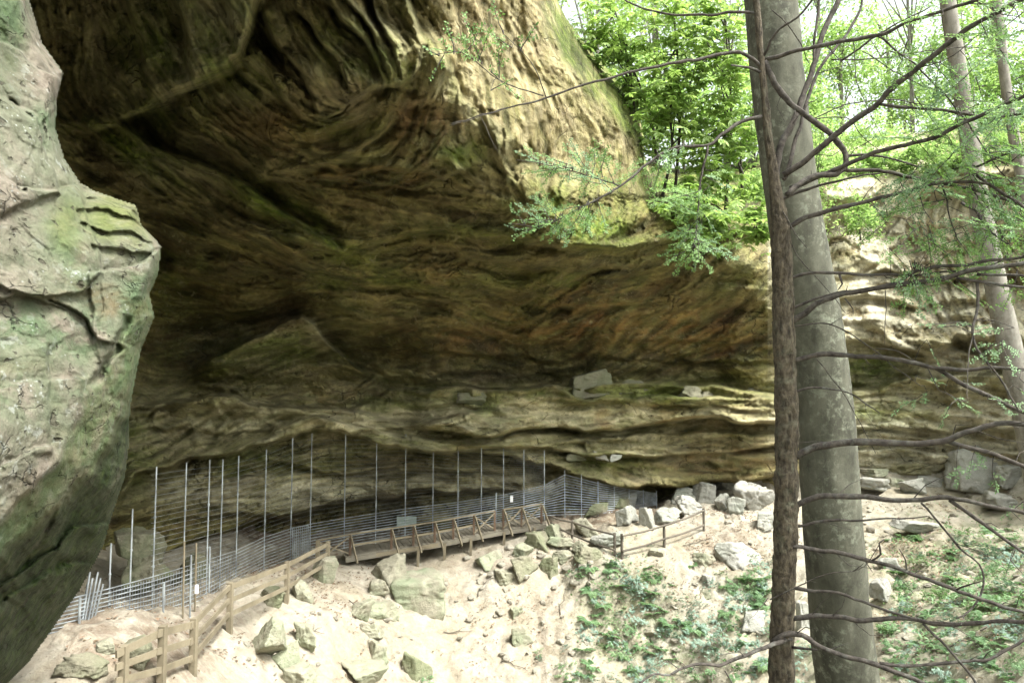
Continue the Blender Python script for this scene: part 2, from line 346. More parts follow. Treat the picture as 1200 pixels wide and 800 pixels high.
M = dict(chip=loose_mat('sandstone_chip', (.26, .235, .185), (.36, .33, .27), (.24, .26, .19), .3), litter=leaf_mat('dead_leaves', (.10, .066, .042), (.24, .17, .115), .15, .8), greywood=wood_mat('grey_pole', (.085, .072, .056), (.17, .15, .12)), rock=rock_mat(), boulder=boulder_mat(), ground=ground_mat(),
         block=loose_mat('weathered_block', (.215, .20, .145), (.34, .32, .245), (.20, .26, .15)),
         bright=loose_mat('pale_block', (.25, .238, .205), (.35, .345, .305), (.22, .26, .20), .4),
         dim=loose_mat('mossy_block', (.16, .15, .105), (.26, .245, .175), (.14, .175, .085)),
         hembark=bark_mat('hemlock_bark', (.021, .017, .012), (.098, .081, .056), (.16, .17, .12), (26, 26, 8), .4, .03),
         branchbark=bark_mat('branch_bark', (.022, .019, .016), (.078, .067, .057), (.19, .20, .175), (20, 20, 20), .5, .006),
         beech=bark_mat('beech_bark', (.040, .040, .029), (.092, .092, .068), (.19, .205, .155), (5, 5, 2.2), .9, .012, .6),
         greybark=bark_mat('grey_bark', (.12, .11, .09), (.23, .215, .185), (.30, .32, .27), (5, 5, 2), .6, .01),
         wood=wood_mat('weathered_timber', (.155, .13, .085), (.255, .22, .155)), redwood=wood_mat('stained_timber', (.10, .066, .043), (.165, .112, .077)),
         deck=wood_mat('deck_boards', (.14, .125, .095), (.225, .205, .16)), steel=metal_mat(), paper=plain_mat('white_card', (.82, .82, .80)),
         panel=plain_mat('panel_face', (.30, .36, .31)),
         hem=leaf_mat('hemlock_needles', (.11, .21, .07), (.22, .36, .12), .45), hemblue=leaf_mat('hemlock_needles_cool', (.12, .215, .11), (.23, .36, .19), .45),
         magn=leaf_mat('broad_leaves', (.19, .31, .085), (.36, .48, .19), .6), far=leaf_mat('forest_leaves', (.19, .31, .11), (.36, .49, .23), .65),
         fern=leaf_mat('fern_leaves', (.10, .20, .095), (.22, .33, .165), .4), laurel=leaf_mat('laurel_leaves', (.12, .20, .155), (.25, .34, .275), .25, .5))

# ---------------------------------------------------------------- rock shelter: roof, brow, back wall, ledges, right-hand cliff
BROW = [(560, -520), (600, -300), (622, -100), (640, 0), (655, 35), (668, 62), (690, 90), (704, 108), (722, 124), (738, 142), (750, 160), (755, 185), (756, 212), (768, 236),
        (800, 246), (860, 242), (900, 228), (960, 212), (1050, 200), (1200, 186), (1600, 130)]
poly = [(-420, 720), (-420, -520)] + BROW + [(1600, 720)]
ANC = """500 -150 15;300 -150 15;100 -150 18;-100 -150 16;-300 -150 12;-300 -400 9;0 -400 11;300 -400 11;560 -400 17;-400 100 12;-400 400 12;-400 700 12;620 -200 22
300 0 18;450 0 18.3;100 0 20;0 0 19;-200 0 15;-200 300 16;-200 600 15;-50 150 22;0 300 24
100 100 23;200 100 21;330 100 20;450 100 20.5;500 0 18.8;520 60 20;545 110 21.5;600 0 23;640 0 26;600 100 24;660 100 26.5;700 110 28.5;740 190 30.5;660 200 27.5;590 150 23;590 200 24.5;625 230 26;650 270 27;690 285 28;755 270 31
150 200 26;250 200 24.5;400 200 23.5;500 200 23.8;130 300 29;250 300 29;400 300 28;550 300 28.5;700 310 30;850 300 33.5;900 320 35.5
150 400 32;200 400 34;400 400 36;600 400 38;800 400 39;900 400 39.5;700 350 34;500 350 32;250 430 35;450 450 40;650 440 41;900 440 41
100 480 30;300 520 35.5;500 520 38.5;700 520 40.5;900 520 41.5;150 600 29;250 580 33;350 580 35.5;500 580 38.5;640 580 41;760 585 43;900 580 44;400 660 43;700 660 46;100 700 28;-100 700 18
880 260 36;930 300 38;1000 250 41.5;1000 400 41.5;1100 300 41;1200 300 39;1300 300 35;1000 500 42;1100 550 41;1200 560 38;1300 560 34;1500 400 27;1590 640 24;1000 660 44;1200 680 40;1400 200 33;1580 180 26"""
anc = np.array([[float(x) for x in q.split()] for q in ANC.replace('\n', ';').split(';')])
G = 1.6
gx = np.arange(-420, 1600 + 1, G); gy = np.arange(-520, 720 + 1, G)
# coarser where the photo does not reach
gx = np.concatenate([np.arange(-420, -10, 10), np.arange(-10, 1215, G), np.arange(1220, 1601, 10)])
gy = np.concatenate([np.arange(-520, -10, 10), np.arange(-10, 660, G), np.arange(665, 721, 10)])
PX, PY = np.meshgrid(gx, gy)
D = RBF(anc[:, :2] / 100, np.log(anc[:, 2]), .35)(np.stack([PX, PY], -1) / 100)
D = np.exp(D)
WX, WY = PX + 5 * fbm(np.stack([PX / 38, PY / 38, PX * 0], -1), 3, 3), PY + 4 * fbm(np.stack([PX / 38, PY / 38, PX * 0 + 5], -1), 3, 4)
# (points, near side: -1 above/left of direction, 1 below/right, height m, decay px, undercut m, undercut px, softness px)
STEPS = [
 ([(300, -60), (309, 19), (327, 56), (349, 78), (362, 108), (374, 140)], -1, .9, 30, .9, 16, 3), ([(340, -60), (352, 10), (372, 40), (396, 74), (412, 110)], -1, .6, 20, .6, 12, 3),
 ([(365, -50), (378, 0), (405, 30), (429, 58), (452, 100)], -1, .8, 22, .7, 12, 3), ([(392, -50), (404, 0), (434, 38), (452, 79), (460, 99)], -1, .5, 14, .5, 9, 2.5), ([(425, -50), (440, 22), (466, 67), (474, 96)], -1, .5, 14, .5, 9, 2.5),
 ([(296, 20), (312, 40), (328, 66), (332, 88), (318, 74), (302, 50)], -1, .5, 14, .5, 10, 2.5), ([(250, -80), (262, -10), (274, 40), (280, 84)], -1, .6, 30, .4, 20, 6), ([(180, -60), (205, 0), (222, 50), (226, 96)], -1, .6, 30, .4, 20, 6), ([(120, -60), (150, 20), (172, 70), (178, 118)], -1, .6, 30, .4, 20, 6),
 ([(455, 165), (468, 150), (492, 146), (506, 158), (500, 178), (478, 184), (458, 178)], 1, -.5, 12, -.2, 8, 2.5), ([(405, 205), (440, 216), (486, 222), (508, 214)], -1, .6, 14, .6, 12, 2), ([(360, 214), (385, 236), (412, 252), (440, 262)], -1, .4, 18, .3, 12, 3),
 ([(150, 208), (200, 226), (250, 244), (310, 268), (380, 284)], 1, .5, 24, .4, 14, 4), ([(120, 240), (190, 262), (250, 280)], 1, .5, 26, .4, 16, 4), ([(560, 120), (575, 165), (590, 215), (588, 262)], -1, .6, 26, .5, 18, 5), ([(610, 150), (625, 190), (640, 235), (665, 270)], 1, .7, 24, .5, 14, 4),
 ([(520, 300), (600, 306), (690, 318), (770, 322), (850, 312)], -1, .5, 26, .4, 18, 5), ([(560, 356), (640, 368), (720, 370), (800, 352)], 1, .45, 30, .35, 18, 5), ([(700, 420), (760, 424), (840, 420), (920, 428)], -1, .5, 14, .4, 10, 3), ([(440, 408), (520, 412), (600, 420), (680, 424)], -1, .5, 16, .4, 10, 3),
 ([(345, 374), (352, 396), (346, 420)], 1, .35, 12, .3, 8, 2), ([(250, 470), (275, 492), (262, 512), (230, 530)], 1, .5, 22, .4, 10, 3), ([(290, 520), (330, 500), (372, 488), (420, 490)], 1, .6, 22, .5, 10, 2.5), ([(320, 470), (380, 492), (450, 505), (520, 515)], 1, .7, 18, .6, 8, 2.5), ([(400, 512), (450, 500), (520, 500), (580, 512)], -1, .7, 14, .5, 8, 2.5),
 ([(575, 520), (600, 508), (660, 506), (690, 516), (640, 524)], 1, .4, 14, .3, 7, 2), ([(640, 456), (700, 466), (780, 462), (850, 466), (930, 462)], 1, 1.1, 16, .8, 8, 2), ([(650, 536), (720, 528), (790, 533), (850, 528), (930, 532)], 1, .9, 12, .7, 7, 2), ([(640, 506), (700, 512), (780, 509), (860, 505), (950, 506)], 1, .9, 12, .7, 7, 2),
 ([(250, 560), (320, 556), (380, 548), (430, 545)], 1, .7, 16, .5, 8, 2.5), ([(430, 560), (520, 552), (600, 556), (660, 566)], 1, .7, 14, .5, 8, 2.5), ([(940, 360), (1010, 350), (1080, 362), (1180, 350)], -1, .6, 22, .4, 10, 3), ([(960, 530), (1040, 524), (1120, 530), (1240, 524)], 1, .6, 16, .4, 8, 2),
 ([(60, 152), (105, 150), (145, 143), (185, 120), (240, 97), (272, 82), (296, 34), (312, -40), (330, -200)], -1, 2.2, 55, 1.5, 40, 8),
 ([(305, 60), (325, 110), (355, 135), (385, 142), (408, 130), (436, 106), (472, 102), (494, 88), (500, 50), (484, 0), (470, -80)], -1, 1.3, 45, .7, 25, 4),
 ([(285, 208), (320, 206), (365, 198), (410, 186), (440, 162), (475, 128), (508, 112), (528, 84), (532, 40)], -1, .7, 40, .5, 20, 6),
 ([(290, 212), (360, 210), (395, 208), (450, 196), (500, 200), (520, 212), (560, 196)], -1, 1.1, 30, .9, 30, 3),
 ([(110, 120), (140, 146), (172, 168), (206, 181), (262, 197), (312, 234), (362, 264), (410, 296)], 1, 1.7, 55, 1.3, 30, 3),
 ([(215, 270), (300, 285), (400, 300), (480, 276), (560, 268), (620, 282), (690, 291), (740, 293), (790, 285), (860, 275), (910, 290)], -1, 1.0, 50, .5, 30, 5),
 ([(190, 335), (300, 320), (420, 330), (520, 340), (640, 350)], -1, .5, 30, .4, 25, 5),
 ([(480, 385), (600, 395), (720, 400), (820, 395), (920, 405)], -1, .5, 22, .3, 15, 4),
 ([(218, 436), (262, 414), (300, 394), (330, 380), (356, 371), (374, 379), (384, 404), (415, 428), (450, 445)], 1, 3.0, 36, 2.2, 24, 3),
 ([(150, 470), (185, 470), (240, 462), (300, 470), (350, 480), (420, 478), (455, 455), (500, 460), (560, 452), (640, 455), (680, 450), (760, 446), (850, 452), (940, 468)], 1, 2.8, 40, 1.6, 26, 3),
 ([(190, 452), (230, 446), (290, 462), (350, 468), (400, 480), (470, 492), (520, 492), (560, 478), (600, 470)], 1, .8, 20, .6, 14, 3),
 ([(160, 500), (186, 478), (178, 498), (198, 505), (230, 490)], -1, .5, 15, .3, 10, 3),
 ([(110, 640), (135, 590), (160, 556), (186, 548), (230, 542), (272, 528), (312, 520), (352, 508), (400, 506), (450, 518), (500, 529), (540, 526), (600, 534), (642, 546), (690, 562), (740, 572), (800, 573), (860, 567), (960, 556)], -1, 3.4, 44, 1.0, 30, 2.5),
 ([(470, 498), (520, 506), (570, 510), (610, 504), (650, 501), (700, 503), (760, 500), (820, 491), (880, 494), (960, 488)], -1, 2.4, 22, 1.7, 16, 3),
 ([(520, 520), (580, 524), (640, 527), (700, 536), (760, 534), (830, 530), (900, 524), (960, 514)], -1, 1.5, 14, 1.2, 10, 2.5),
 ([(430, 486), (500, 478), (600, 474), (700, 470), (800, 476), (930, 480)], -1, .5, 10, .3, 7, 2.5),
 ([(250, 548), (330, 540), (400, 556), (470, 545), (560, 552), (640, 560)], -1, 1.2, 15, .6, 8, 3),
 ([(150, 660), (230, 640), (280, 618), (340, 602), (420, 588), (500, 578), (580, 572), (660, 575)], -1, 2.6, 35, 1.5, 30, 4),
 ([(960, 398), (1010, 400), (1060, 412), (1095, 414), (1125, 392), (1180, 400), (1260, 405)], -1, 1.3, 45, .5, 30, 4),
 ([(930, 462), (1000, 458), (1060, 446), (1120, 440), (1240, 445)], 1, 1.4, 30, .8, 10, 3),
 ([(960, 500), (1040, 498), (1110, 504), (1240, 500)], -1, .7, 18, .4, 9, 3),
 ([(980, 330), (1040, 318), (1120, 330), (1240, 322)], -1, .5, 20, .3, 10, 3),
]
for pts, side, h, wd, u, uw, soft in STEPS:
    ds, sg, fr = pline(WX, WY, pts)
    tap = sstep(0, .1, fr) * sstep(0, .1, 1 - fr); s = ds * sg * side
    near = sstep(-soft, soft, s)
    D -= tap * near * h * np.exp(-np.maximum(s, 0) / wd)
    D += tap * (1 - near) * u * np.exp(-np.maximum(-s, 0) / uw)
# rounding where the rock turns out of sight
ds, sg, fr = pline(PX, PY, BROW)
rw = 26.; q = np.clip(1 - ds / rw, 0, 1); D += 1.8 * (1 - np.sqrt(np.maximum(1 - q * q, 0)))
P = atv(PX, PY, D)
face = inside(PX, PY, [(470, -400), (498, 0), (520, 60), (543, 118), (592, 150), (620, 185), (655, 205), (700, 222), (765, 232), (775, 215), (750, 140), (640, 0), (600, -400)]).astype(float)  # pale colour ends above the mossy foot, painting in the shade there
for _ in range(3):
    face[1:-1, 1:-1] = (face[1:-1, 1:-1] * 2 + face[:-2, 1:-1] + face[2:, 1:-1] + face[1:-1, :-2] + face[1:-1, 2:]) / 6
n1 = fbm(P * [.16, .16, .3], 3, 11); n2 = fbm(P * [.55, .55, 1.1] + 1.2 * n1[..., None], 4, 21)
bed = vnoise(P * [.12, .12, 2.4] + .9 * n1[..., None], 31); bed2 = vnoise(P * [.3, .3, 6.] + 1.3 * n1[..., None], 33)
flute = fbm(P * [1.5, 1.5, .16] + .7 * n2[..., None] * [1, 1, 0], 4, 41)
swirl = 1 - np.abs(fbm(P * [.28, .28, .5] + 1.6 * n1[..., None], 3, 61))
wall = sstep(430, 470, PY)
# lamination of the sandstone: noise drawn out along the run of the cross-beds (angle at places on the rock)
LA = """200 60 66;120 60 75;270 40 58;350 60 58;420 60 54;470 50 76;500 30 78;330 120 50;380 170 -8;445 150 -42;500 150 -62;150 190 33;250 230 34;350 272 30;200 300 24;90 160 45;300 330 9;450 300 -4;600 300 -4;700 330 -14;800 300 -28;700 380 -36;800 380 -34;860 350 -48;900 400 -22;450 380 -9;550 400 6;650 432 0;850 440 -3
200 500 -27;250 540 -20;300 500 -15;400 500 8;550 500 2;700 510 -2;900 510 -4;640 550 6;800 560 0;300 580 -16;500 580 -9;700 585 0;200 600 -20;620 60 64;680 150 72;740 200 84;600 150 78;550 60 66;640 240 88;550 170 40;590 230 15;1000 250 -30;1080 300 76;1150 330 70;1050 420 -2;1050 500 2;1180 520 5;1000 340 -8;330 410 -38;420 430 20;130 400 20;1200 250 -20;950 300 -40"""
la = np.array([[float(x) for x in q.split()] for q in LA.replace('\n', ';').split(';')]); th = np.radians(la[:, 2])
LG = 1.5; lx, ly = np.arange(-30, 1231, LG), np.arange(-30, 681, LG); LX, LY = np.meshgrid(lx, ly)
q2 = np.stack([LX, LY], -1) / 100
c2, s2_ = RBF(la[:, :2] / 100, np.cos(2 * th), .25)(q2), RBF(la[:, :2] / 100, np.sin(2 * th), .25)(q2)
TH = .5 * np.arctan2(s2_, c2) + .34 * fbm(np.stack([LX / 80, LY / 50, 0 * LX], -1), 3, 15)
def bil(A, x, y):
    x = np.clip((x - lx[0]) / LG, 0, A.shape[1] - 1.001); y = np.clip((y - ly[0]) / LG, 0, A.shape[0] - 1.001); i, j = x.astype(int), y.astype(int); u, v = x - i, y - j
    return (A[j, i] * (1 - u) + A[j, i + 1] * u) * (1 - v) + (A[j + 1, i] * (1 - u) + A[j + 1, i + 1] * u) * v
DX, DY = np.cos(TH), np.sin(TH)
def lic(N_, n, st):
    o = N_.copy(); k = 1
    for sgn in (1, -1):
        x, y = LX.copy(), LY.copy(); dx0, dy0 = DX * sgn, DY * sgn
        for _ in range(n):
            x, y = x + dx0 * st, y + dy0 * st
            dx, dy = bil(DX, x, y), bil(DY, x, y); fl = np.sign(dx * dx0 + dy * dy0); fl[fl == 0] = 1; l_ = np.maximum(np.hypot(dx, dy), .2); dx0, dy0 = dx * fl / l_, dy * fl / l_
            o = o + bil(N_, x, y); k += 1
    o = o / k; return np.clip(.5 + (o - o.mean()) / o.std() * .14, 0, 1)
nzf = np.random.default_rng(2).normal(size=LX.shape); nzf[1:, 1:] = (nzf[1:, 1:] + nzf[:-1, 1:] + nzf[1:, :-1] + nzf[:-1, :-1]) / 2
LF = lic(nzf, 9, 1.5)
LM = lic(vnoise(np.stack([LX / 5.5, LY / 5.5, 0 * LX], -1), 3) + .5 * vnoise(np.stack([LX / 2.6, LY / 2.6, 0 * LX], -1), 4), 11, 2.)
LB_ = lic(fbm(np.stack([LX / 24, LY / 17, 0 * LX], -1), 4, 8, .6), 9, 3.)
lf_, lm_, lb_ = bil(LF, PX, PY), bil(LM, PX, PY), bil(LB_, PX, PY)
D = D - (.50 * n1 + .16 * n2 + (.10 + .22 * wall) * bed + (.03 + .10 * wall) * bed2 + .10 * swirl * (1 - wall)) * (1 - .5 * face) - face * .12 * flute
D -= .05 * fbm(P * 2.6, 3, 51)
fld = 1.5 * fbm(P * [.2, .2, .34] + .5 * n1[..., None], 3, 55) + (1.6 - .8 * wall) * (lb_ - .5) + .9 * (lm_ - .5) + .25 * n2; qq = fld * 3.2; fq = qq - np.floor(qq)
plate = np.floor(qq) + sstep(0, .09, fq); D -= (1 - .75 * face) * (.20 - .06 * wall) * plate        # exfoliation plates with broken edges that follow the lamination
D -= (.05 + .16 * face) * (lf_ - .5) + (.06 + .12 * face) * (lm_ - .5) + .10 * (1 - .5 * face) * (lb_ - .5)
zz = P[..., 2] * .85 + .5 * n1 + .16 * n2; fr_ = zz - np.floor(zz); amp = np.clip(.5 + .9 * vnoise(P * [.14, .14, .9] + np.floor(zz)[..., None] * 7, 35), 0, 1)
D -= wall * .40 * (1 - .7 * sstep(525, 555, PY)) * amp * (sstep(0, .10, fr_) * (1 - fr_) ** .8 - .4)          # stepped bedding of the back wall
P = atv(PX, PY, D)
# colour zones: moss, rust and mineral stains, plus light and shade painted into pale, bright, dark
def blobs(lst):
    o = np.zeros(PX.shape)
    for (x, y, rx, ry, a, *r) in lst:
        an = R(r[0]) if r else 0; dx, dy = WX - x, WY - y
        u, v = dx * math.cos(an) + dy * math.sin(an), -dx * math.sin(an) + dy * math.cos(an)
        o = np.maximum(o, a * np.exp(-((u / rx) ** 2 + (v / ry) ** 2)))
    return o
mossm = np.maximum(blobs([(230, 60, 120, 80, .85), (150, 175, 90, 26, .9, 25), (340, 255, 110, 24, 1, 32), (440, 60, 80, 50, .75), (540, 175, 40, 25, .9), (700, 262, 80, 34, 1), (650, 235, 50, 30, .8), (560, 270, 120, 20, .6),
               (620, 250, 50, 30, .7), (720, 220, 60, 60, .55), (330, 410, 90, 25, .75), (180, 330, 90, 60, .5), (560, 470, 200, 18, .7), (780, 460, 140, 20, .7), (700, 545, 120, 18, .55), (480, 520, 180, 18, .45), (150, 520, 40, 60, .8),
               (840, 270, 70, 30, .8), (1010, 430, 60, 26, .9), (1000, 480, 90, 26, .7), (660, 330, 160, 20, .5), (300, 540, 100, 25, .6), (640, 40, 14, 60, .4), (60, 260, 90, 90, .5), (200, 130, 60, 40, .7), (480, 60, 20, 60, .8), (400, 150, 70, 22, .5), (860, 330, 60, 30, .4), (450, 330, 150, 20, .5), (300, 60, 60, 60, .6), (250, 420, 80, 30, .6)]), .20)
rust = np.maximum(blobs([(500, 150, 42, 40, 1), (430, 208, 70, 20, .7), (800, 390, 150, 45, .55), (700, 350, 120, 40, .45), (290, 160, 80, 30, .5), (550, 320, 140, 25, .35), (700, 480, 160, 14, .8), (580, 515, 120, 14, .6), (860, 525, 90, 24, .8), (200, 510, 60, 30, .6), (1090, 360, 60, 40, .7), (400, 470, 120, 16, .6), (760, 497, 200, 9, .95), (820, 545, 120, 14, .8), (620, 470, 160, 12, .5), (720, 380, 200, 40, .6), (560, 400, 160, 30, .4), (300, 140, 60, 24, .6), (480, 535, 120, 12, .5)]), .16)
pale = np.maximum(blobs([(220, 60, 150, 90, .55), (420, 60, 80, 80, .5), (200, 190, 120, 50, .4), (320, 410, 80, 26, .8), (372, 388, 18, 16, 1), (560, 150, 60, 60, .4), (600, 500, 440, 46, .95), (300, 500, 160, 44, .95), (190, 500, 60, 50, .8), (380, 575, 190, 22, .8), (580, 565, 120, 14, .6), (620, 60, 120, 130, 1), (715, 150, 60, 60, .9), (640, 480, 260, 22, .5), (760, 515, 200, 18, .55), (700, 550, 120, 16, .6), (330, 500, 160, 24, .5), (200, 500, 60, 40, .4), (1040, 260, 140, 100, 1), (1180, 360, 120, 80, .9), (1060, 400, 120, 14, .6), (1080, 520, 160, 60, .65), (350, 560, 120, 16, .35), (470, 560, 160, 14, .3), (900, 475, 60, 18, .6)]), face * .9)  # pale rock, raised on back wall and roof in place of missing light
dark = blobs([(760, 330, 110, 22, .55, -12), (600, 420, 320, 24, .6), (350, 410, 40, 20, .3), (100, 60, 90, 200, .2), (1120, 370, 50, 40, 1), (1060, 340, 30, 70, .6), (1110, 540, 90, 26, .6), (620, 300, 200, 14, .5), (440, 212, 70, 16, .8), (560, 600, 260, 30, .9), (560, 330, 140, 14, .5), (900, 320, 60, 40, .4), (450, 540, 160, 8, .4), (700, 300, 120, 14, .6, -8), (670, 345, 90, 16, .7, -30), (420, 320, 120, 16, .6), (800, 420, 140, 12, .7), (250, 300, 90, 20, .5, 20), (230, 190, 70, 14, .6, 20), (540, 405, 150, 14, .7)])  # stains on the right cliff; ceiling patches are shading painted into the colour
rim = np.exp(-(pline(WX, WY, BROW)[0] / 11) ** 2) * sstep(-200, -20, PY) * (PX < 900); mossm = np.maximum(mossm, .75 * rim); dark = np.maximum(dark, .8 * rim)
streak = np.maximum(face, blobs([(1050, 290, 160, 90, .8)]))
inn = inside(PX, PY, poly)
cgx, cgy, cD = gx.copy(), gy.copy(), D.copy()
def cliff_depth(px, py): return float(cD[int(np.abs(cgy - py).argmin()), int(np.abs(cgx - px).argmin())])
bright = blobs([(1020, 270, 110, 90, 1), (1180, 330, 120, 110, .9), (1050, 370, 120, 22, .9), (1120, 420, 70, 24, .8), (1060, 510, 120, 50, .75), (1180, 510, 90, 60, .8), (1050, 300, 170, 130, .8)]) * (PX > 900)  # right cliff lightened in its colour to offset undercut shade
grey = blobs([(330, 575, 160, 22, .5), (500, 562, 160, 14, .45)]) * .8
def sheet(name, mat, P, inn, attrs, away):
    """the masked grid as one rock mass: its front, and edges carried back into the hill"""
    ny, nx = inn.shape
    cell = inn[:-1, :-1] & inn[1:, :-1] & inn[:-1, 1:] & inn[1:, 1:]
    idx = np.arange(ny * nx).reshape(ny, nx)
    jj, ii = np.nonzero(cell)
    Q = np.stack([idx[jj, ii], idx[jj + 1, ii], idx[jj + 1, ii + 1], idx[jj, ii + 1]], 1)
    E = np.concatenate([Q[:, [a, (a + 1) % 4]] for a in range(4)])
    key = np.sort(E, 1); key = key[:, 0].astype(np.int64) * (ny * nx) + key[:, 1]
    u, first, cnt = np.unique(key, return_index=True, return_counts=True)
    B = E[first[cnt == 1]]
    V = P.reshape(-1, 3); A = {k: a.reshape(-1, a.shape[-1]) for k, a in attrs.items()}
    bv = np.unique(B); prev = bv
    ray = V[bv] / np.linalg.norm(V[bv], axis=1, keepdims=True)
    m = {v: k for k, v in enumerate(bv)}; bi = np.array([[m[a], m[b]] for a, b in B]); ids = bv.copy()
    Vs = [V]; Fs = [Q]; n0 = len(V); As = {k: [a] for k, a in A.items()}
    for (k, (dist, vec)) in enumerate(away):
        nv = V[bv] + ray * dist + np.array(vec); Vs.append(nv); nid = n0 + np.arange(len(bv)); n0 += len(bv)
        Fs.append(np.stack([ids[bi[:, 1]], ids[bi[:, 0]], nid[bi[:, 0]], nid[bi[:, 1]]], 1)); ids = nid
        for kk in A: As[kk].append(A[kk][bv])
    V = np.concatenate(Vs); Q = np.concatenate(Fs)
    used = np.unique(Q); rm = np.full(len(V), -1); rm[used] = np.arange(len(used))
    return mesh_obj(name, V[used], rm[Q], mat, None, True, {k: np.concatenate(a)[used] for k, a in As.items()})
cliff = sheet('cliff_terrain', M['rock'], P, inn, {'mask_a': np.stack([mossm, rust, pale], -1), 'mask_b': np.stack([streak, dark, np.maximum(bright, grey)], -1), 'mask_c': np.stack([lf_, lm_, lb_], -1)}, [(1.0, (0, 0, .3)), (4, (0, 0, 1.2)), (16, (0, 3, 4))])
tag(cliff, 'layered sandstone cliff with a deep overhanging rock shelter', None, None, 'structure')
# ---------------------------------------------------------------- ground: ravine, sandy slope, cave floor, forest hill above the cliff
GA = """60 775 14.5;150 795 14.5;190 782 15.5;226 772 17;270 730 20.4;336 697 24.5;385 668 28.7;410 660 31;450 664 31.5;520 656 32.3;585 640 33;640 624 33.6;670 635 33;705 651 31;729 653 30.8;778 640 31.8;825 624 33.2
300 808 18.5;200 812 15.2;400 800 22;450 800 24.5;600 800 26;700 800 26.2;800 800 25.5;900 800 23.5;1000 800 20;1100 800 17.5;1200 800 15;1300 800 13
600 720 29.3;500 735 28;400 735 25;350 760 22.5;700 720 28.8;800 700 28.8;900 700 28;1000 700 26;1100 700 23.5;1200 700 20.5;1300 690 17;1000 620 34;1100 620 32;1200 630 28;1300 620 24
870 602 35.5;950 600 36.5;1000 572 39.5;1050 564 40.5;1150 578 38;1220 585 35;1300 580 31;300 660 31;200 680 27;500 622 40;600 612 40;700 598 41;800 582 42;400 640 38;120 700 24;60 720 19"""
gp, gz = [], []
for q in GA.replace('\n', ';').split(';'):
    x, y, d = map(float, q.split()); v = at(x, y, d); gp.append((v.x, v.y)); gz.append(v.z)
for x, y, z in [(0, 0, -1.7), (0, 3, -2.6), (3.2, 6, -4.6), (4.3, 8, -5.2), (-3, 5, -4.2), (-8, 7, -6), (-6, 11, -9), (0, 9, -8), (0, 15, -12.5), (-4, 16, -11), (6, 14, -10), (4, 20, -12.2), (10, 11, -6.8), (14, 7, -4.6), (20, 14, -3.6), (7, 3, -2.5),
                (-12, 12, -6.2), (-18, 20, -5), (-20, 40, -3), (0, 46, -8), (-12, 46, -7), (8, 46, -7.5), (16, 43, -6.6), (22, 40, -5.7), (30, 30, 1), (20, 50, 4), (25, 60, 14), (10, 60, 9), (40, 50, 14), (60, 60, 26), (30, 80, 26), (0, 80, 22),
                (-30, 70, 20), (-60, 30, 18), (60, 20, 10), (0, -12, -1), (15, -10, -1.5), (-15, -10, -1), (0, -40, 1), (40, -30, 0), (-40, -30, 2), (150, 150, 40), (-150, 150, 40), (0, 200, 50), (200, 0, 10), (-200, 0, 10), (150, -150, 4), (-150, -150, 4), (0, -200, 4)]:
    gp.append((x, y)); gz.append(z)
HB = RBF(np.array(gp), gz, 1.2)
def axis(a, b, st, lo, hi):
    o = list(np.arange(a, b, st)); x, s = b, st
    while x < hi: o.append(x); s *= 1.16; x += s
    o.append(hi); x, s = a, st; l = []
    while x > lo: s *= 1.16; x -= s; l.append(max(x, lo))
    return np.array(l[::-1] + o)
hx, hy = axis(-13, 19, .13, -400, 400), axis(12, 44, .13, -400, 400)
XX, YY = np.meshgrid(hx, hy)
RAILXY = [at(x, y, d)[:2] for x, y, d in [(144, 806, 14.2), (189, 798, 15.2), (226, 783, 16.6), (269, 730, 20.2), (336, 697, 24.4), (384, 667, 28.4), (410, 657, 30.6), (510, 636, 32.2), (585, 622, 33.2), (640, 613, 33.8), (670, 635, 33), (705, 651, 31), (729, 653, 30.8), (778, 640, 31.8), (825, 624, 33.2)]]
def Hfun(X, Y):
    p3 = np.stack([X, Y, 0 * X], -1)
    z = HB(np.stack([X, Y], -1))
    n = fbm(p3 * .35, 3, 71); n2 = fbm(p3 * 1.1 + .6 * n[..., None], 4, 73)
    rr = 1 - np.abs(fbm(p3 * [.9, .45, 1] + n[..., None] * .5, 3, 75))
    sl_ = 1 - np.abs(fbm(p3 * [2.2, 1.1, 1] + .8 * n[..., None], 4, 79))
    dr, _, _ = pline(X, Y, RAILXY); m = .3 + .7 * sstep(.3, 2., dr)
    d6, _, _ = pline(X, Y, RAILXY[:6])
    return z - .22 * (1 - sstep(.2, 1.6, d6)) + m * (.22 * n + .16 * n2 + .16 * rr + .14 * sl_ + .05 * fbm(p3 * 4.2, 4, 77, .6) - .16)
HZ = Hfun(XX, YY)
def H(x, y):
    i = int(np.clip(np.searchsorted(hx, x) - 1, 0, len(hx) - 2)); j = int(np.clip(np.searchsorted(hy, y) - 1, 0, len(hy) - 2))
    u = (x - hx[i]) / (hx[i + 1] - hx[i]); v = (y - hy[j]) / (hy[j + 1] - hy[j])
    return (HZ[j, i] * (1 - u) + HZ[j, i + 1] * u) * (1 - v) + (HZ[j + 1, i] * (1 - u) + HZ[j + 1, i + 1] * u) * v
def hit(px, py, d0=9., d1=60.):            # where the sight line meets the ground: point, depth
    d = d0
    while d < d1:
        p = at(px, py, d)
        if p.z < H(p.x, p.y):
            lo, hi_ = d - .25, d
            for _ in range(12):
                m = (lo + hi_) / 2; p = at(px, py, m)
                if p.z < H(p.x, p.y): hi_ = m
                else: lo = m
            p = at(px, py, hi_); return p, hi_
        d += .25
    return at(px, py, d1), d1
gV = np.stack([XX, YY, HZ], -1).reshape(-1, 3)
ny, nx = XX.shape; ii = np.arange(ny * nx).reshape(ny, nx)
gF = np.stack([ii[:-1, :-1], ii[:-1, 1:], ii[1:, 1:], ii[1:, :-1]], -1).reshape(-1, 4)
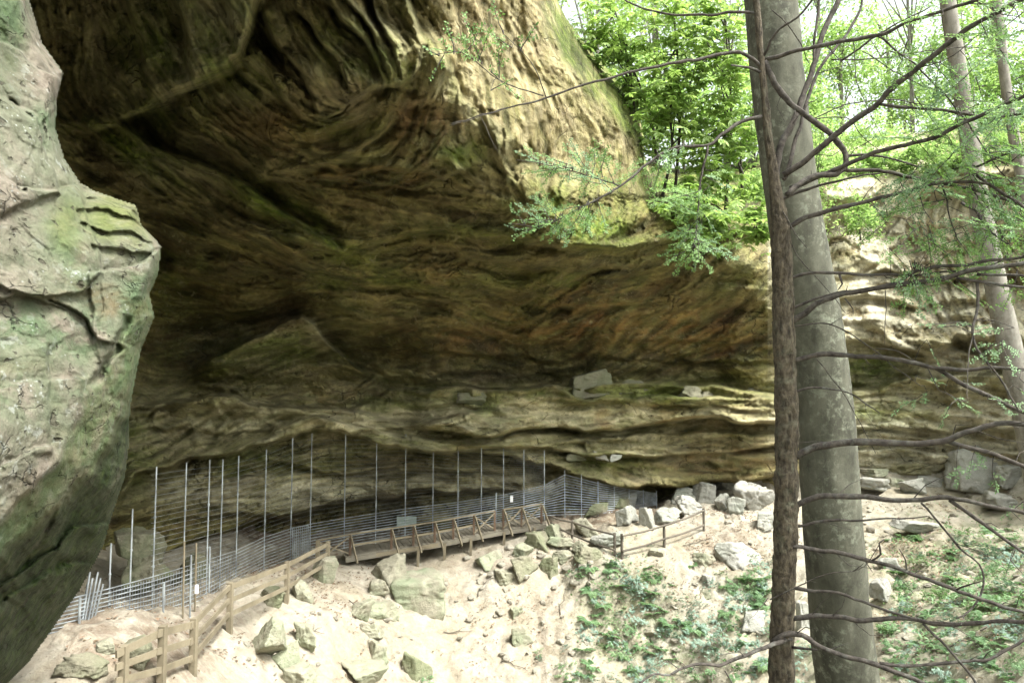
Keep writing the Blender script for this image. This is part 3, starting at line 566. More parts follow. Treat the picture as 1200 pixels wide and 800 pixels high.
# where litter and green growth lie, with lower-left shade painted in as litter
den = np.maximum(YY * CP + HZ * SP, .5)
gpx, gpy = 600 + F * XX / den, 400 - F * (HZ * CP - YY * SP) / den
front = YY > 4
def gb(lst):
    o = np.zeros(XX.shape)
    for x, y, rx, ry, a in lst: o = np.maximum(o, a * np.exp(-(((gpx - x) / rx) ** 2 + ((gpy - y) / ry) ** 2)))
    return o * front
litter_shade = gb([(470, 760, 200, 60, .35), (640, 740, 30, 90, .5), (540, 700, 60, 40, .3), (850, 640, 60, 26, .8), (480, 630, 90, 14, .7), (600, 690, 40, 90, .35), (250, 780, 60, 30, .4), (1060, 640, 60, 30, .5), (760, 690, 50, 40, .5), (400, 690, 50, 30, .35), (350, 660, 60, 20, .6), (100, 740, 60, 40, .9), (170, 760, 110, 60, .9), (250, 720, 60, 30, .7), (560, 660, 90, 16, .5), (450, 800, 160, 20, .4)])  # lower left: dark soil and litter, strengthened to paint the boulder's shade
grn = gb([(740, 720, 60, 70, .85), (800, 750, 60, 50, .7), (880, 700, 40, 40, .75), (1150, 700, 130, 95, 1), (1060, 680, 40, 40, .6), (1090, 760, 60, 60, .8), (950, 780, 40, 40, .7), (770, 790, 80, 20, .6)])
floor_dark = sstep(33.9, 36, YY) * (gpx < 775) * (YY < 47); litter_shade = np.maximum(litter_shade, floor_dark * .9)
hill = sstep(46, 52, YY) * 1. + (YY < 12) * .8; litter_shade = np.maximum(litter_shade, hill * .7); grn = np.maximum(grn, hill * .6)
ground = mesh_obj('ground', gV, gF, M['ground'], None, True, {'mask_a': np.stack([litter_shade, grn, 0 * litter_shade], -1).reshape(-1, 3)})
tag(ground, kind='structure')

# ---------------------------------------------------------------- the great leaning boulder beside the camera
BS = [(20, -320), (35, 0), (50, 50), (75, 85), (67, 118), (66, 150), (76, 185), (95, 214), (112, 223), (160, 240), (166, 262), (190, 288), (186, 322), (176, 345), (182, 372), (166, 410), (160, 440), (153, 480), (152, 520),
      (147, 560), (130, 610), (122, 640), (95, 690), (60, 740), (35, 775), (10, 800), (-60, 900), (-110, 1010)]
bpoly = [(-360, 1010), (-360, -320)] + BS
bx = np.concatenate([np.arange(-360, -12, 6), np.arange(-12, 206, 1.6)]); by = np.concatenate([np.arange(-320, -12, 6), np.arange(-12, 820, 1.6), np.arange(824, 1011, 6)])
PX, PY = np.meshgrid(bx, by)
ban = np.array([[float(x) for x in q.split()] for q in "0 0 8.6;40 60 9;60 130 8.8;0 120 8;0 220 7.4;90 215 8.8;100 300 8.2;185 285 9.2;150 340 8.7;80 400 7.7;0 400 6.9;80 500 7.5;0 640 6.3;0 500 6.5;-60 740 5.6;-120 600 5.6;-150 300 6.4;-150 0 7.6;-100 -300 9.5;20 -300 10;-350 -300 8;-350 300 5;-350 900 4.4;-100 900 5.4;100 600 7.6;150 500 8.3;20 780 6.6".split(';')])
D = np.exp(RBF(ban[:, :2] / 100, np.log(ban[:, 2]), .5)(np.stack([PX, PY], -1) / 100))
P0 = np.stack([PX / 30, PY / 30, 0 * PX], -1)
WX, WY = PX + 5 * fbm(P0, 4, 5), PY + 5 * fbm(P0 + 9, 4, 6)
RIDGE = [(215, 256), (190, 286), (163, 345), (132, 405), (102, 458), (72, 522), (40, 562), (0, 605), (-60, 690), (-140, 800)]
RIDGE2 = [(225, 290), (198, 330), (178, 380), (158, 432), (134, 492), (100, 552), (55, 598), (5, 640), (-60, 725), (-140, 840)]
ds, sg, _ = pline(WX, WY, RIDGE); s1 = np.maximum(0, -ds * sg * -1) if False else np.maximum(0, np.where(sg < 0, ds, 0))
# direction runs right-to-left and down: the underside lies to its left
ds2, sg2, _ = pline(WX, WY, RIDGE2); s2 = np.where(sg2 < 0, ds2, 0)
D += .015 * s1 + .020 * s2
up = np.where(sg > 0, ds, 0); D += .15 * np.exp(-up / 10) * 0
for pts, side, h, wd, u, uw, soft in [
    # shelf block standing out below the upper mass; slabby mossy top; cracks that split the face into blocks
    ([(95, 205), (100, 240), (112, 282), (118, 318), (104, 338), (84, 346), (60, 350), (30, 346), (-20, 350)], -1, -.16, 120, -.03, 14, 2),
    ([(100, 322), (122, 318), (150, 312), (172, 304), (192, 292)], 1, .16, 90, .10, 10, 1.6),
    ([(-20, 330), (20, 342), (52, 356), (78, 368), (100, 378), (120, 394), (150, 408)], -1, .10, 50, .05, 8, 1.6),
    ([(-30, 96), (0, 118), (30, 132), (45, 141), (60, 176), (62, 206), (70, 230)], 1, .22, 80, .10, 8, 1.8),
    ([(-20, 40), (20, 62), (50, 84), (80, 100)], 1, .16, 60, .08, 8, 1.8), ([(-20, 205), (24, 214), (50, 222), (96, 216)], 1, .12, 60, .08, 6, 1.5),
    ([(90, 244), (120, 248), (150, 256), (176, 272)], -1, .10, 14, .05, 5, 1.2), ([(96, 262), (124, 268), (152, 276), (182, 286)], -1, .10, 14, .05, 5, 1.2), ([(104, 284), (130, 288), (158, 294), (184, 298)], -1, .10, 14, .05, 5, 1.2), ([(100, 230), (126, 234), (150, 243), (166, 256)], -1, .07, 10, .05, 5, 1.2),
    ([(-30, 470), (20, 452), (60, 440), (100, 446)], 1, .10, 60, .05, 10, 2), ([(-40, 560), (10, 540), (40, 520), (70, 512)], 1, .12, 60, .06, 10, 2), ([(55, 400), (62, 440), (54, 490), (60, 530)], 1, .08, 40, .05, 8, 2),
    ([(140, 470), (128, 520), (104, 570), (70, 618)], 1, .12, 30, .10, 10, 2), ([(150, 540), (120, 600), (80, 650), (30, 700)], 1, .14, 40, .12, 12, 3), ([(130, 612), (90, 620), (50, 650), (0, 690)], -1, .22, 60, .15, 12, 2), ([(110, 660), (60, 668), (10, 700), (-40, 740)], -1, .14, 40, .10, 10, 2)]:
    ds_, sg_, fr = pline(WX, WY, pts); tap = sstep(0, .05, fr) * sstep(0, .05, 1 - fr); s = ds_ * sg_ * side; near = sstep(-soft, soft, s)
    D -= tap * near * h * np.exp(-np.maximum(s, 0) / wd); D += tap * (1 - near) * u * np.exp(-np.maximum(-s, 0) / uw)
for pts, h, wd in [([(52, 352), (78, 366), (100, 376), (118, 392)], .16, 1.6), ([(118, 320), (122, 350), (118, 392)], .05, 1.1), ([(156, 368), (140, 402), (120, 438), (100, 460)], .20, 4),
                   ([(66, 588), (46, 630), (28, 665)], .16, 3), ([(5, 118), (25, 132), (40, 142)], .14, 1.8), ([(50, 120), (58, 160), (50, 196)], .06, 1.2), ([(20, 214), (34, 222)], .14, 3)]:
    ds_, sg_, fr = pline(WX, WY, pts); D += h * np.exp(-(ds_ / wd) ** 2) * sstep(0, .1, fr) * sstep(0, .1, 1 - fr)
ds_, _, _ = pline(PX, PY, BS); q = np.clip(1 - ds_ / 16, 0, 1); D += .8 * (1 - np.sqrt(np.maximum(1 - q * q, 0)))
P = atv(PX, PY, D); n1 = fbm(P * .7, 3, 81)
lay = vnoise(P @ np.array([[.8, 0, .3], [0, .8, .2], [-2.4, -1., 6.]]) * .6 + n1[..., None], 83)
fac = np.floor(2.2 * (vnoise(P * [1.1, 1.1, 1.4] + .25 * fbm(P * 3, 3, 86)[..., None], 88) + .5 * vnoise(P * 2.3, 89))) / 2.2
D -= .06 * n1 + .035 * fac + .022 * fbm(P * 2.6 + n1[..., None], 5, 85, .6) + .014 * (1 - np.abs(fbm(P * 5.5, 4, 87))) + .03 * lay * sstep(0, 5, s2)
P = atv(PX, PY, D)
mo = np.clip(sstep(-2, 14, s2), 0, 1); mo = np.maximum(mo, blobs([(85, 250, 22, 30, .5), (10, 60, 20, 60, .5), (0, 30, 20, 40, .7)]))
gt = np.maximum(blobs([(90, 390, 60, 40, .9), (85, 290, 40, 60, .7), (30, 380, 50, 30, .9), (160, 380, 26, 90, .9), (110, 480, 36, 60, .7), (60, 140, 30, 30, .8), (20, 450, 80, 60, .5), (10, 20, 20, 60, .9)]), .12); gt = np.maximum(gt, .9 * sstep(0, 10, s1) * (1 - sstep(0, 14, s2)))
yl = np.maximum(blobs([(135, 255, 44, 30, 1, 15), (80, 262, 22, 40, .6)]), .35 * sstep(0, 10, s1) * (1 - sstep(0, 14, s2)))
li = np.maximum(blobs([(50, 60, 20, 60, .9), (20, 470, 70, 90, .7), (100, 330, 40, 30, .8), (70, 200, 20, 30, .7)]), .22) * (1 - mo)
oc = .55 * blobs([(140, 355, 40, 24, 1), (110, 350, 60, 16, .9), (90, 500, 30, 60, .5), (30, 600, 30, 60, .5), (20, 430, 60, 20, .3)])
bl = sheet('boulder', M['boulder'], P, inside(PX, PY, bpoly), {'mask_a': np.stack([mo, li, gt], -1), 'mask_b': np.stack([oc, yl, 0 * oc], -1)}, [(.25, (0, 0, 0)), (1.4, (-.3, .3, 0)), (3.5, (-2.0, 1.2, -.3))])
tag(bl, 'huge lichen-spotted boulder with mossy underside leaning in from the left edge', 'boulder')

# ---------------------------------------------------------------- fallen blocks
def block_geo(seed, sub=4, cuts=13, soft=.06, noise=.045):
    r = np.random.default_rng(seed); bm = bmesh.new(); bmesh.ops.create_icosphere(bm, subdivisions=sub, radius=1)
    V = np.array([v.co[:] for v in bm.verts]); Fc = np.array([[v.index for v in f.verts] for f in bm.faces]); bm.free()
    N = r.normal(size=(cuts, 3)); N[0] = (0, 0, 1); N[1] = (.2, 0, -1); N[2] = (1, .1, .1); N[3] = (-1, .2, 0); N[4] = (.1, 1, .1); N[5] = (0, -1, .2)
    N[:6] += r.normal(size=(6, 3)) * .22; N /= np.linalg.norm(N, axis=1, keepdims=True)
    h = r.uniform(.55, .95, cuts); dt = V @ N.T
    rad = np.where(dt > .05, h / np.maximum(dt, .05), 9)
    k = 60.; rr = -np.log(np.exp(-k * np.minimum(rad, 3)).sum(1)) / k
    V = V * rr[:, None]
    V += V * (noise * fbm(V * 2.2 + seed, 4, seed % 50) + noise * .35 * vnoise(V * [1, 1, 7] + seed, 3))[:, None]
    ch = vnoise(V * 2.4 + seed, 5) + .5 * vnoise(V * 5 + seed, 6); V -= V * (.06 * (sstep(.18, .24, ch) + sstep(.5, .55, ch)))[:, None] * (.5 + sub / 8)
    return V, Fc
def block(px, py, wpx, hpx, label, mat='block', seed=None, deep=1., name='boulder', cat='boulder', rot=None, d=None, tilt=.25, group=None, sink=.42, sub=5):
    """a fallen block whose foot shows at (px, py), wpx wide and hpx tall in the photo"""
    if d is None: p, d = hit(px, py)
    else: p = at(px, py, d)
    seed = seed if seed is not None else int(px * 7 + py * 13)
    r = np.random.default_rng(seed)
    V, Fc = block_geo(seed, sub, int(r.integers(8, 12)))
    a = r.uniform(0, 6.28) if rot is None else rot
    Rz = np.array([[math.cos(a), -math.sin(a), 0], [math.sin(a), math.cos(a), 0], [0, 0, 1]]); V = V @ Rz.T
    t = r.normal() * tilt; Rx = np.array([[math.cos(t), 0, math.sin(t)], [0, 1, 0], [-math.sin(t), 0, math.cos(t)]]); V = V @ Rx.T
    V /= (V.max(0) - V.min(0)); wm, hm = wpx * d / F, hpx * d / F * .86
    V *= np.array([wm, wm * .8 * deep, hm * (1 + sink)]); V[:, 2] -= V[:, 2].min(); V[:, 0] -= (V[:, 0].max() + V[:, 0].min()) / 2
    o = mesh_obj(name, V, Fc, M[mat], None, True)
    o.location = p + Vector((0, wm * .3 * deep, -hm * sink)); tag(o, label, cat, group)
    return o
BL = [
 (452, 688, 50, 42, 'greenish slanted block between the boardwalk and the big square boulder', 'block'),
 (490, 712, 66, 44, 'largest squared grey-green boulder on the sand below the boardwalk', 'block'),
 (420, 726, 34, 24, 'small pale block left of a longer one, below the greenish slanted block', 'block'),
 (446, 728, 42, 22, 'long low rock beside a small pale block, below the largest squared boulder', 'block'),
 (440, 698, 30, 20, 'pale wedge of stone tucked between the slanted block and the long low rock', 'block'),
 (432, 745, 30, 18, 'flat rounded stone under the long low rock on the sand', 'block'),
 (438, 775, 32, 26, 'pale green rock standing alone in the middle of the lower sand', 'block'),
 (300, 772, 56, 46, 'broad green-grey boulder at the lower left, nearest the plank rail', 'block'),
 (330, 786, 40, 36, 'green-tinged boulder right of the broad one at the lower left', 'block'),
 (356, 760, 30, 34, 'upright sandy rock behind the green-tinged lower left boulders', 'block'),
 (420, 802, 64, 24, 'wide half-buried rock at the bottom edge of the sand', 'block'),
 (486, 796, 40, 34, 'mossy fractured rock at the bottom edge left of the tuft', 'dim'),
 (345, 805, 44, 26, 'half-buried green rock at the bottom edge by the lower left boulders', 'block'),
 (378, 684, 34, 34, 'sandy yellow rock under the upper end of the plank rail', 'block'),
 (350, 704, 30, 26, 'tan rock under the middle of the plank rail', 'block'),
 (312, 708, 40, 20, 'low green ledge rock beneath the plank rail', 'dim'),
 (575, 666, 40, 22, 'pale rock jutting over a dark hollow just under the boardwalk', 'block'),
 (592, 686, 28, 20, 'squarish green-grey rock below the jutting rock under the boardwalk', 'block'),
 (615, 682, 34, 32, 'broken green block, left one of a touching pair below the boardwalk corner', 'dim'),
 (642, 674, 26, 24, 'dark green block, right one of a touching pair below the boardwalk corner', 'dim'),
 (612, 654, 28, 18, 'small green stone stacked high under the boardwalk corner', 'block'),
 (632, 642, 36, 20, 'mossy rock right against the boardwalk corner post', 'dim'),
 (656, 646, 34, 18, 'flat-topped rock below the start of the thin pole rail', 'block'),
 (660, 660, 26, 16, 'low rock under the flat-topped rock by the pole rail', 'block'),
 (682, 650, 24, 18, 'tan rock beneath the first sagging bay of the pole rail', 'block'),
 (613, 754, 28, 24, 'pale wedge rock with a shadowed side alone on the lower sand', 'block'),
 (606, 722, 18, 12, 'small pale stone above the wedge rock on the lower sand', 'block'),
 (652, 632, 30, 22, 'grey rock behind the first bay of the pole rail', 'block'),
 (688, 630, 36, 24, 'brown-topped rock behind the pole rail left of the rounded boulder', 'block'),
 (712, 642, 40, 20, 'low slab behind the pole rail under the rounded boulder', 'bright'),
 (737, 615, 30, 26, 'rounded pale boulder behind the pole rail, leftmost of the heap', 'bright'),
 (760, 618, 22, 28, 'upright pale block touching the rounded boulder in the heap', 'bright'),
 (785, 613, 34, 20, 'pale block just behind the top rail in the heap', 'bright'),
 (800, 588, 30, 20, 'slanted white block at the upper left of the heap', 'bright'),
 (812, 602, 36, 24, 'long tilted slab lying across the middle of the heap', 'bright'),
 (828, 590, 28, 30, 'steep grey boulder in the upper middle of the heap', 'bright'),
 (855, 576, 36, 16, 'flat white slab capping the heap', 'bright'),
 (850, 598, 22, 22, 'small pale block wedged under the flat white slab', 'bright'),
 (864, 603, 20, 24, 'narrow pale block left of the largest rounded heap boulder', 'bright'),
 (886, 598, 48, 36, 'largest pale rounded boulder at the right end of the heap', 'bright'),
 (898, 620, 24, 22, 'white angular block beside the thin tree trunk', 'bright'),
 (730, 596, 40, 22, 'dark rock in the shade at the foot of the wire fence', 'dim'),
 (700, 606, 30, 18, 'small dark rock against the bottom of the wire fence', 'dim'),
 (822, 664, 40, 18, 'weathered ledge rock on the sand below the end of the pole rail', 'block'),
 (834, 685, 22, 14, 'flat grey stone right of the path gully on the slope', 'bright'),
 (873, 661, 60, 26, 'broad white rock on the bright bank left of the thin trunk', 'bright'),
 (828, 702, 14, 12, 'round grey cobble beside the path gully', 'block'),
 (763, 746, 32, 20, 'grey layered rock among the low green plants', 'block'),
 (690, 660, 34, 20, 'moss-topped rock at the head of the green growth', 'dim'),
 (885, 738, 34, 22, 'long pale rock in the green patch left of the thin trunk', 'bright'),
 (770, 652, 20, 10, 'flat stone lying in front of the middle pole rail post', 'block'),
 (1150, 574, 58, 58, 'tall white boulder against the cliff right of the grey trunk', 'bright'),
 (1190, 570, 36, 28, 'pale boulder beside the tall white one at the right edge', 'bright'),
 (1180, 598, 44, 24, 'white slab lying below the tall white boulder', 'bright'),
 (1075, 580, 34, 22, 'angular pale block at the foot of the cliff', 'bright'),
 (1100, 572, 40, 16, 'tilted slab resting against the cliff foot', 'bright'),
 (1030, 580, 46, 22, 'pale flat-faced block right behind the grey trunk', 'bright'),
 (1028, 562, 36, 14, 'grey slab lying on the ledge behind the grey trunk', 'block'),
 (1052, 572, 24, 14, 'small grey block between two pale blocks at the cliff foot', 'block'),
 (1078, 625, 48, 16, 'flat pale slab half sunk in the path on the right bank', 'bright'),
 (1045, 668, 26, 16, 'pale stone on the bank close to the grey trunk', 'bright'),
 (1040, 700, 30, 24, 'white rock at the right side of the grey trunk', 'bright'),
 (1022, 640, 24, 12, 'thin flat stone on the bank beside the grey trunk', 'block'),
 (945, 735, 20, 34, 'white upright rock glimpsed between the two trunks', 'bright'),
 (150, 655, 62, 36, 'big tilted green slab behind the left end of the wire fence', 'dim', 25.),
 (168, 690, 56, 40, 'mossy block under the tilted green slab behind the wires', 'dim', 24.5),
 (215, 684, 44, 40, 'tan-edged block behind the short fence posts', 'dim', 26.),
 (118, 765, 26, 16, 'pale stone at the foot of the leaning fence rods', 'block'),
 (150, 778, 46, 30, 'green-tan rock at the end of the trail by the lowest rail post', 'dim'),
 (90, 790, 50, 24, 'brown rock at the foot of the huge left boulder', 'dim'),
]
for e in BL:
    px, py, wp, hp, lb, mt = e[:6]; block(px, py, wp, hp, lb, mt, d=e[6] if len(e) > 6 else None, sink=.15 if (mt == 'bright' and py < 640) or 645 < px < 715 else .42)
# blocks lying on the ledges of the back wall
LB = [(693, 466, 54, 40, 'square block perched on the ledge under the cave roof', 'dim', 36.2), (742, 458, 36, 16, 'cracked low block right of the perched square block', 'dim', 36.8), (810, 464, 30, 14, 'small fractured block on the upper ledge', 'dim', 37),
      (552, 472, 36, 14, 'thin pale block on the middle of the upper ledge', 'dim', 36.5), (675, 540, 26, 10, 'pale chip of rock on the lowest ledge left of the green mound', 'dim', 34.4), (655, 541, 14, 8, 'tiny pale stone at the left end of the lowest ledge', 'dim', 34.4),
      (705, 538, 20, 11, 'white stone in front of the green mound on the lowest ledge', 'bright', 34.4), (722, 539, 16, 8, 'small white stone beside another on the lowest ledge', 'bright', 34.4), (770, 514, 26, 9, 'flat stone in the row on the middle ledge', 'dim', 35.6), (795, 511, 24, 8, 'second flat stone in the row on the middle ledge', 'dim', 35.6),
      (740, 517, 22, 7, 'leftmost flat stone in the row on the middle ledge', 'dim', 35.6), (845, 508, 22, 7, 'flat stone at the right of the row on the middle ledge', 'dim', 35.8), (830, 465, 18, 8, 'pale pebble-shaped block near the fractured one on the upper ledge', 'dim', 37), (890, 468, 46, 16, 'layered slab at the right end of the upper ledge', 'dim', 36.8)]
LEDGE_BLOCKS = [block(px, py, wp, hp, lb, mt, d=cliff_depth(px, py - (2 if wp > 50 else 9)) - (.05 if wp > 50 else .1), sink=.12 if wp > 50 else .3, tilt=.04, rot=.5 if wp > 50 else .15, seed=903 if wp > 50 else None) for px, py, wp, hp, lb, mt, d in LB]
# small stones: a few shapes, copied
protos = []
stone_spots = []
r_ = np.random.default_rng(3)
while len(stone_spots) < 110:
    px, py = r_.uniform(280, 1190), r_.uniform(655, 800)
    if px < 400 and py < 700: continue
    if 900 < px < 1015: continue
    stone_spots.append((px, py, r_.uniform(3.5, 11)))
for q in range(40): stone_spots.append((r_.uniform(840, 1180), r_.uniform(590, 650), r_.uniform(4, 12)))
for q in range(30): stone_spots.append((r_.uniform(560, 700), r_.uniform(640, 690), r_.uniform(5, 13)))
for i, (px, py, wp) in enumerate(stone_spots):
    p, d = hit(px, py)
    if i < 6:
        V, Fc = block_geo(900 + i, 3, 11); V /= (V.max(0) - V.min(0)); o = mesh_obj('stone', V, Fc, M['chip'], None, True); protos.append(o)
    else:
        o = protos[i % 6].copy(); COL.objects.link(o)
    s = wp * d / F; o.scale = (s, s * r_.uniform(.7, 1.1), s * r_.uniform(.4, .7)); o.rotation_euler = (r_.uniform(-.3, .3), r_.uniform(-.3, .3), r_.uniform(0, 6.3)); o.location = p + Vector((0, 0, s * .1))
    tag(o, 'small loose stone lying on the sandy slope', 'stone', 'small stones scattered over the slope')
# ---------------------------------------------------------------- plank rail along the trail, boardwalk, thin pole rail
rail = empty('plank_railing', at(269, 729, 20.4)); tag(rail, 'weathered plank railing climbing the trail at lower left', 'railing')
RP = [(144, 757, 806, 14.2), (189, 734, 798, 15.2), (226, 725, 783, 16.6), (269, 683, 730, 20.2), (336, 658, 697, 24.4), (384, 634, 667, 28.4)]
tops = []
for px, yt, yb, d in RP:
    b, t = at(px, yb, d), at(px, yt, d); b.z = min(b.z, H(b.x, b.y)) - .25
    t = Vector((b.x, b.y, t.z)); m = MB(); m.beam(b, t, .15, .15, (0, 1, 0)); m.build('post', M['wood'], rail); tops.append((t, at(px, yb, d).z))
for (a, az), (b, bz) in zip(tops[:-1], tops[1:]):
    for f in (.10, .42, .76):
        m = MB(); o = Vector((0, -.12, 0)); A, B = a.copy(), b.copy(); A.z -= (a.z - az) * f; B.z -= (b.z - bz) * f
        e = (B - A).normalized() * .12
        m.beam(A + o - e, B + o + e, .05, .16 if f < .2 else .14); m.build('rail', M['wood'], rail)
m = MB(); q = at(372, 668, 29.6); m.beam(q, q + Vector((0, 0, 1.3)), .16, .16, (0, 1, 0)); m.build('post', M['wood'], rail)

bw = empty('boardwalk', at(520, 650, 33)); tag(bw, 'raised timber boardwalk with handrail in front of the wire fence', 'boardwalk')
# (front-edge pixel, deck y, depth)
DK = [(405, 653, 30.6), (459, 644.5, 31.6), (510, 636.5, 32.2), (556, 627.5, 32.8), (585, 622, 33.2), (612, 618, 33.5), (640, 613.5, 33.8)]
front_e = [at(x, y, d) for x, y, d in DK]
dirv = (front_e[-1] - front_e[0]); nrm = Vector((-dirv.y, dirv.x, 0)).normalized()
n = 90; path = spline([tuple(p) for p in front_e], .2); L = len(path)
dm = MB(); fm = MB()
for i in range(L - 1):
    a, b = Vector(path[i]), Vector(path[i + 1]); c = (a + b) / 2; wdt = (b - a).length * .93
    dm.beam(c + Vector((0, 0, .02)), c + nrm * 1.55 + Vector((0, 0, .02)), wdt, .045, jit=.004)
dm.build('deck', M['deck'], bw)
for a, b in zip(front_e[:-1], front_e[1:]):
    m = MB(); m.beam(a + Vector((0, 0, -.11)) - nrm * .03, b + Vector((0, 0, -.11)) - nrm * .03, .06, .19); m.build('fascia', M['deck'], bw)
def on_edge(px):
    k = min(range(len(path) - 1), key=lambda i: abs(600 + F * path[i][0] / (path[i][1] * CP + path[i][2] * SP) - px)); return Vector(path[k])
PT = [(409, 1), (459, 1), (485, 1), (510, 1), (534, 1), (556, 1), (581, 0), (588, 1), (612, 1), (638, 1)]
tp = []
for px, brc in PT:
    p = on_edge(px); hgt = .96; t = p + Vector((0, 0, hgt)); m = MB(); m.beam(p + nrm * .1 - Vector((0, 0, .1)), t + nrm * .1, .10, .12, (0, 1, 0)); m.build('post', M['redwood'], bw); tp.append(t + nrm * .1)
    if brc:
        m = MB(); m.beam(t - nrm * .02, p + Vector((.42, -.42, -.18)), .05, .09); m.build('brace', M['wood'], bw)
endp = on_edge(385) + Vector((-1.15, -.3, -.2))
m = MB(); m.beam(endp + Vector((0, 0, -.6)), endp + Vector((0, 0, 1.05)), .12, .12, (0, 1, 0)); m.build('post', M['wood'], bw)
hand = [endp + Vector((0, 0, 1.0))] + tp
for i, (a, b) in enumerate(zip(hand[:-1], hand[1:])):
    if i == 7: continue
    m = MB(); z = Vector((0, 0, .03)); m.beam(a + z, b + z, .12, .05); m.build('handrail', M['wood'], bw)
    if i in (0, 6, 8, 9):
        m = MB(); m.beam(a - Vector((0, 0, .06)), b - Vector((0, 0, .85)), .04, .06); m.beam(a - Vector((0, .06, .85)), b - Vector((0, .06, .06)), .04, .06); m.build('cross_brace', M['wood'], bw)
    else:
        m = MB(); z = Vector((0, 0, -.48)); m.beam(a + z, b + z, .05, .09); m.build('mid_rail', M['wood'], bw)
for px in (492, 521, 553, 589, 624):
    p = on_edge(px); g = H(p.x, p.y - .1); m = MB(); m.beam(p + nrm * -.08 - Vector((0, 0, .05)), Vector((p.x, p.y - .08, min(g, p.z - .8) - .3)), .12, .12, (0, 1, 0)); m.build('support_post', M['wood'], bw)
for k in (0, 1):
    m = MB(); o = nrm * (1.5 * k) ; m.beam(Vector(path[5]) + o + Vector((0, 0, -.1)), Vector(path[L // 2]) + o + Vector((0, 0, -.1)), .08, .16); m.build('beam', M['wood'], bw)

pr = empty('pole_railing', at(705, 652, 31)); tag(pr, 'thin pole railing sagging past the rock heap right of the boardwalk', 'railing')
PP = [(645, 604, 616, 33.7), (670.5, 611, 635, 33), (720.5, 626, 655, 31), (729, 627, 656, 30.8), (778.5, 615, 640, 31.8), (825, 597, 625, 33.2)]
pt = []
for k, (px, yt, yb, d) in enumerate(PP):
    b, t = at(px, yb, d), at(px, yt, d); pt.append((t, at(px, yt + (yb - yt) * .62, d)))
    if k: m = MB(); b.z = min(b.z, H(b.x, b.y)) - .2; m.tube([b, Vector((b.x, b.y, t.z + .06))], .065, 8); m.build('post', M['greywood'], pr)
for k, ((a, a2), (b, b2)) in enumerate(zip(pt[:-1], pt[1:])):
    if k == 2: continue
    for p, q in ((a, b), (a2, b2)):
        m = MB(); o = Vector((0, -.08, 0)); mid = (p + q) / 2 - Vector((0, 0, .05)); m.tube([p + o, mid + o, q + o], .048, 8); m.build('rail', M['greywood'], pr)

# ---------------------------------------------------------------- tall wire fence closing the lower cave
fe = empty('wire_fence', at(403, 648, 34)); tag(fe, 'tall galvanised wire fence strung on thin poles across the lower cave', 'fence')
FP = [(126, 640, 752, 17.6), (150, 600, 756, 18.4), (177, 550, 748, 19.6), (213, 545, 731, 21.5), (241, 542, 716, 23.2), (257, 541, 700, 24.6), (276, 537, 686, 26.2), (309, 529, 672, 28.2), (340, 516, 664, 30.4), (363, 510, 653, 32.2), (403, 511, 650, 33.6), (440, 511, 644, 34.2), (474.5, 511, 638, 34.6),
      (507, 517, 632, 34.9), (536.5, 523, 624, 35.1), (564, 525, 618, 35.3), (590, 525, 612, 35.5), (614, 529, 607, 35.7), (638, 530, 602, 36.2), (662, 553, 608, 36.8), (681.5, 558, 606, 37.3), (701, 566, 602, 37.8), (720, 570, 599, 38.3), (737.5, 574, 594, 38.8), (754, 576, 592, 39.2), (769.5, 577, 591, 39.6)]
for px, yt, yb, d in FP:
    b, t = at(px, yb, d), at(px, yt - 2, d); b.z -= .3
    m = MB(); m.tube([b, Vector((b.x, b.y, t.z))], .014 + .011 * min(1, d / 34), 7)
    for f in (.45, .72): m.tube([b.lerp(Vector((b.x, b.y, t.z)), f - .006), b.lerp(Vector((b.x, b.y, t.z)), f + .006)], .036, 7)
    m.build('post', M['steel'], fe)
# top and bottom of the wires at each pole
def ytop(px): return float(np.interp(px, [40, 126, 177, 230, 276, 307, 350, 403, 474, 538, 600, 640, 662, 700, 740, 772], [712, 690, 676, 660, 645, 630, 616, 607, 596, 588, 578, 568, 556, 566, 574, 578]))
def ybot(px): return float(np.interp(px, [40, 126, 177, 230, 276, 307, 350, 403, 474, 640, 700, 772], [766, 752, 745, 727, 694, 678, 660, 648, 636, 603, 602, 591]))
def dep(px): return float(np.interp(px, [40, 90] + [q[0] for q in FP], [15.0, 16.4] + [q[3] for q in FP]))
xs = [45] + [q[0] for q in FP]
def wires(x0, x1, n, rad):
    m = MB(); st = [x for x in xs if x0 <= x <= x1]
    for k in range(n):
        f = k / (n - 1); m.tube([at(x, ytop(x) + (ybot(x) - ytop(x)) * f, dep(x) - .06) for x in st], rad, 4, False)
    return m
wires(40, 641, 14, .016).build('wire_strands', M['steel'], fe)
wires(637, 775, 15, .014).build('wire_strands', M['steel'], fe)
m = MB()                                    # finer upper wires: faint from here
for px0, px1 in zip(FP[2:18], FP[3:19]):
    for k in range(1, 20):
        f = k / 20
        a = at(px0[0], px0[1] + (ytop(px0[0]) - px0[1]) * f, px0[3]); b = at(px1[0], px1[1] + (ytop(px1[0]) - px1[1]) * f, px1[3]); m.tube([a, b], .0045, 3, False)
m.build('upper_wires', M['steel'], fe)
m = MB()                                    # left end: close-set net between the low posts
for k in range(46):
    x = 130 + k * 3.2; d = dep(x) + .3
    if x < 280: m.tube([at(x, ytop(x) + 2, d), at(x - 1, ybot(x), d)], .009, 4, False)
m.build('net', M['steel'], fe)
m = MB(); g0, g1 = (343, 619, 664, 30.5), (361, 615, 658, 32)
for k in range(9):
    f = k / 8; m.tube([at(g0[0] + 18 * f, 618 - 3 * f, 30.4 + 1.5 * f), at(g0[0] + 18 * f, 664 - 6 * f, 30.4 + 1.5 * f)], .022 if k in (0, 8) else .012, 6)
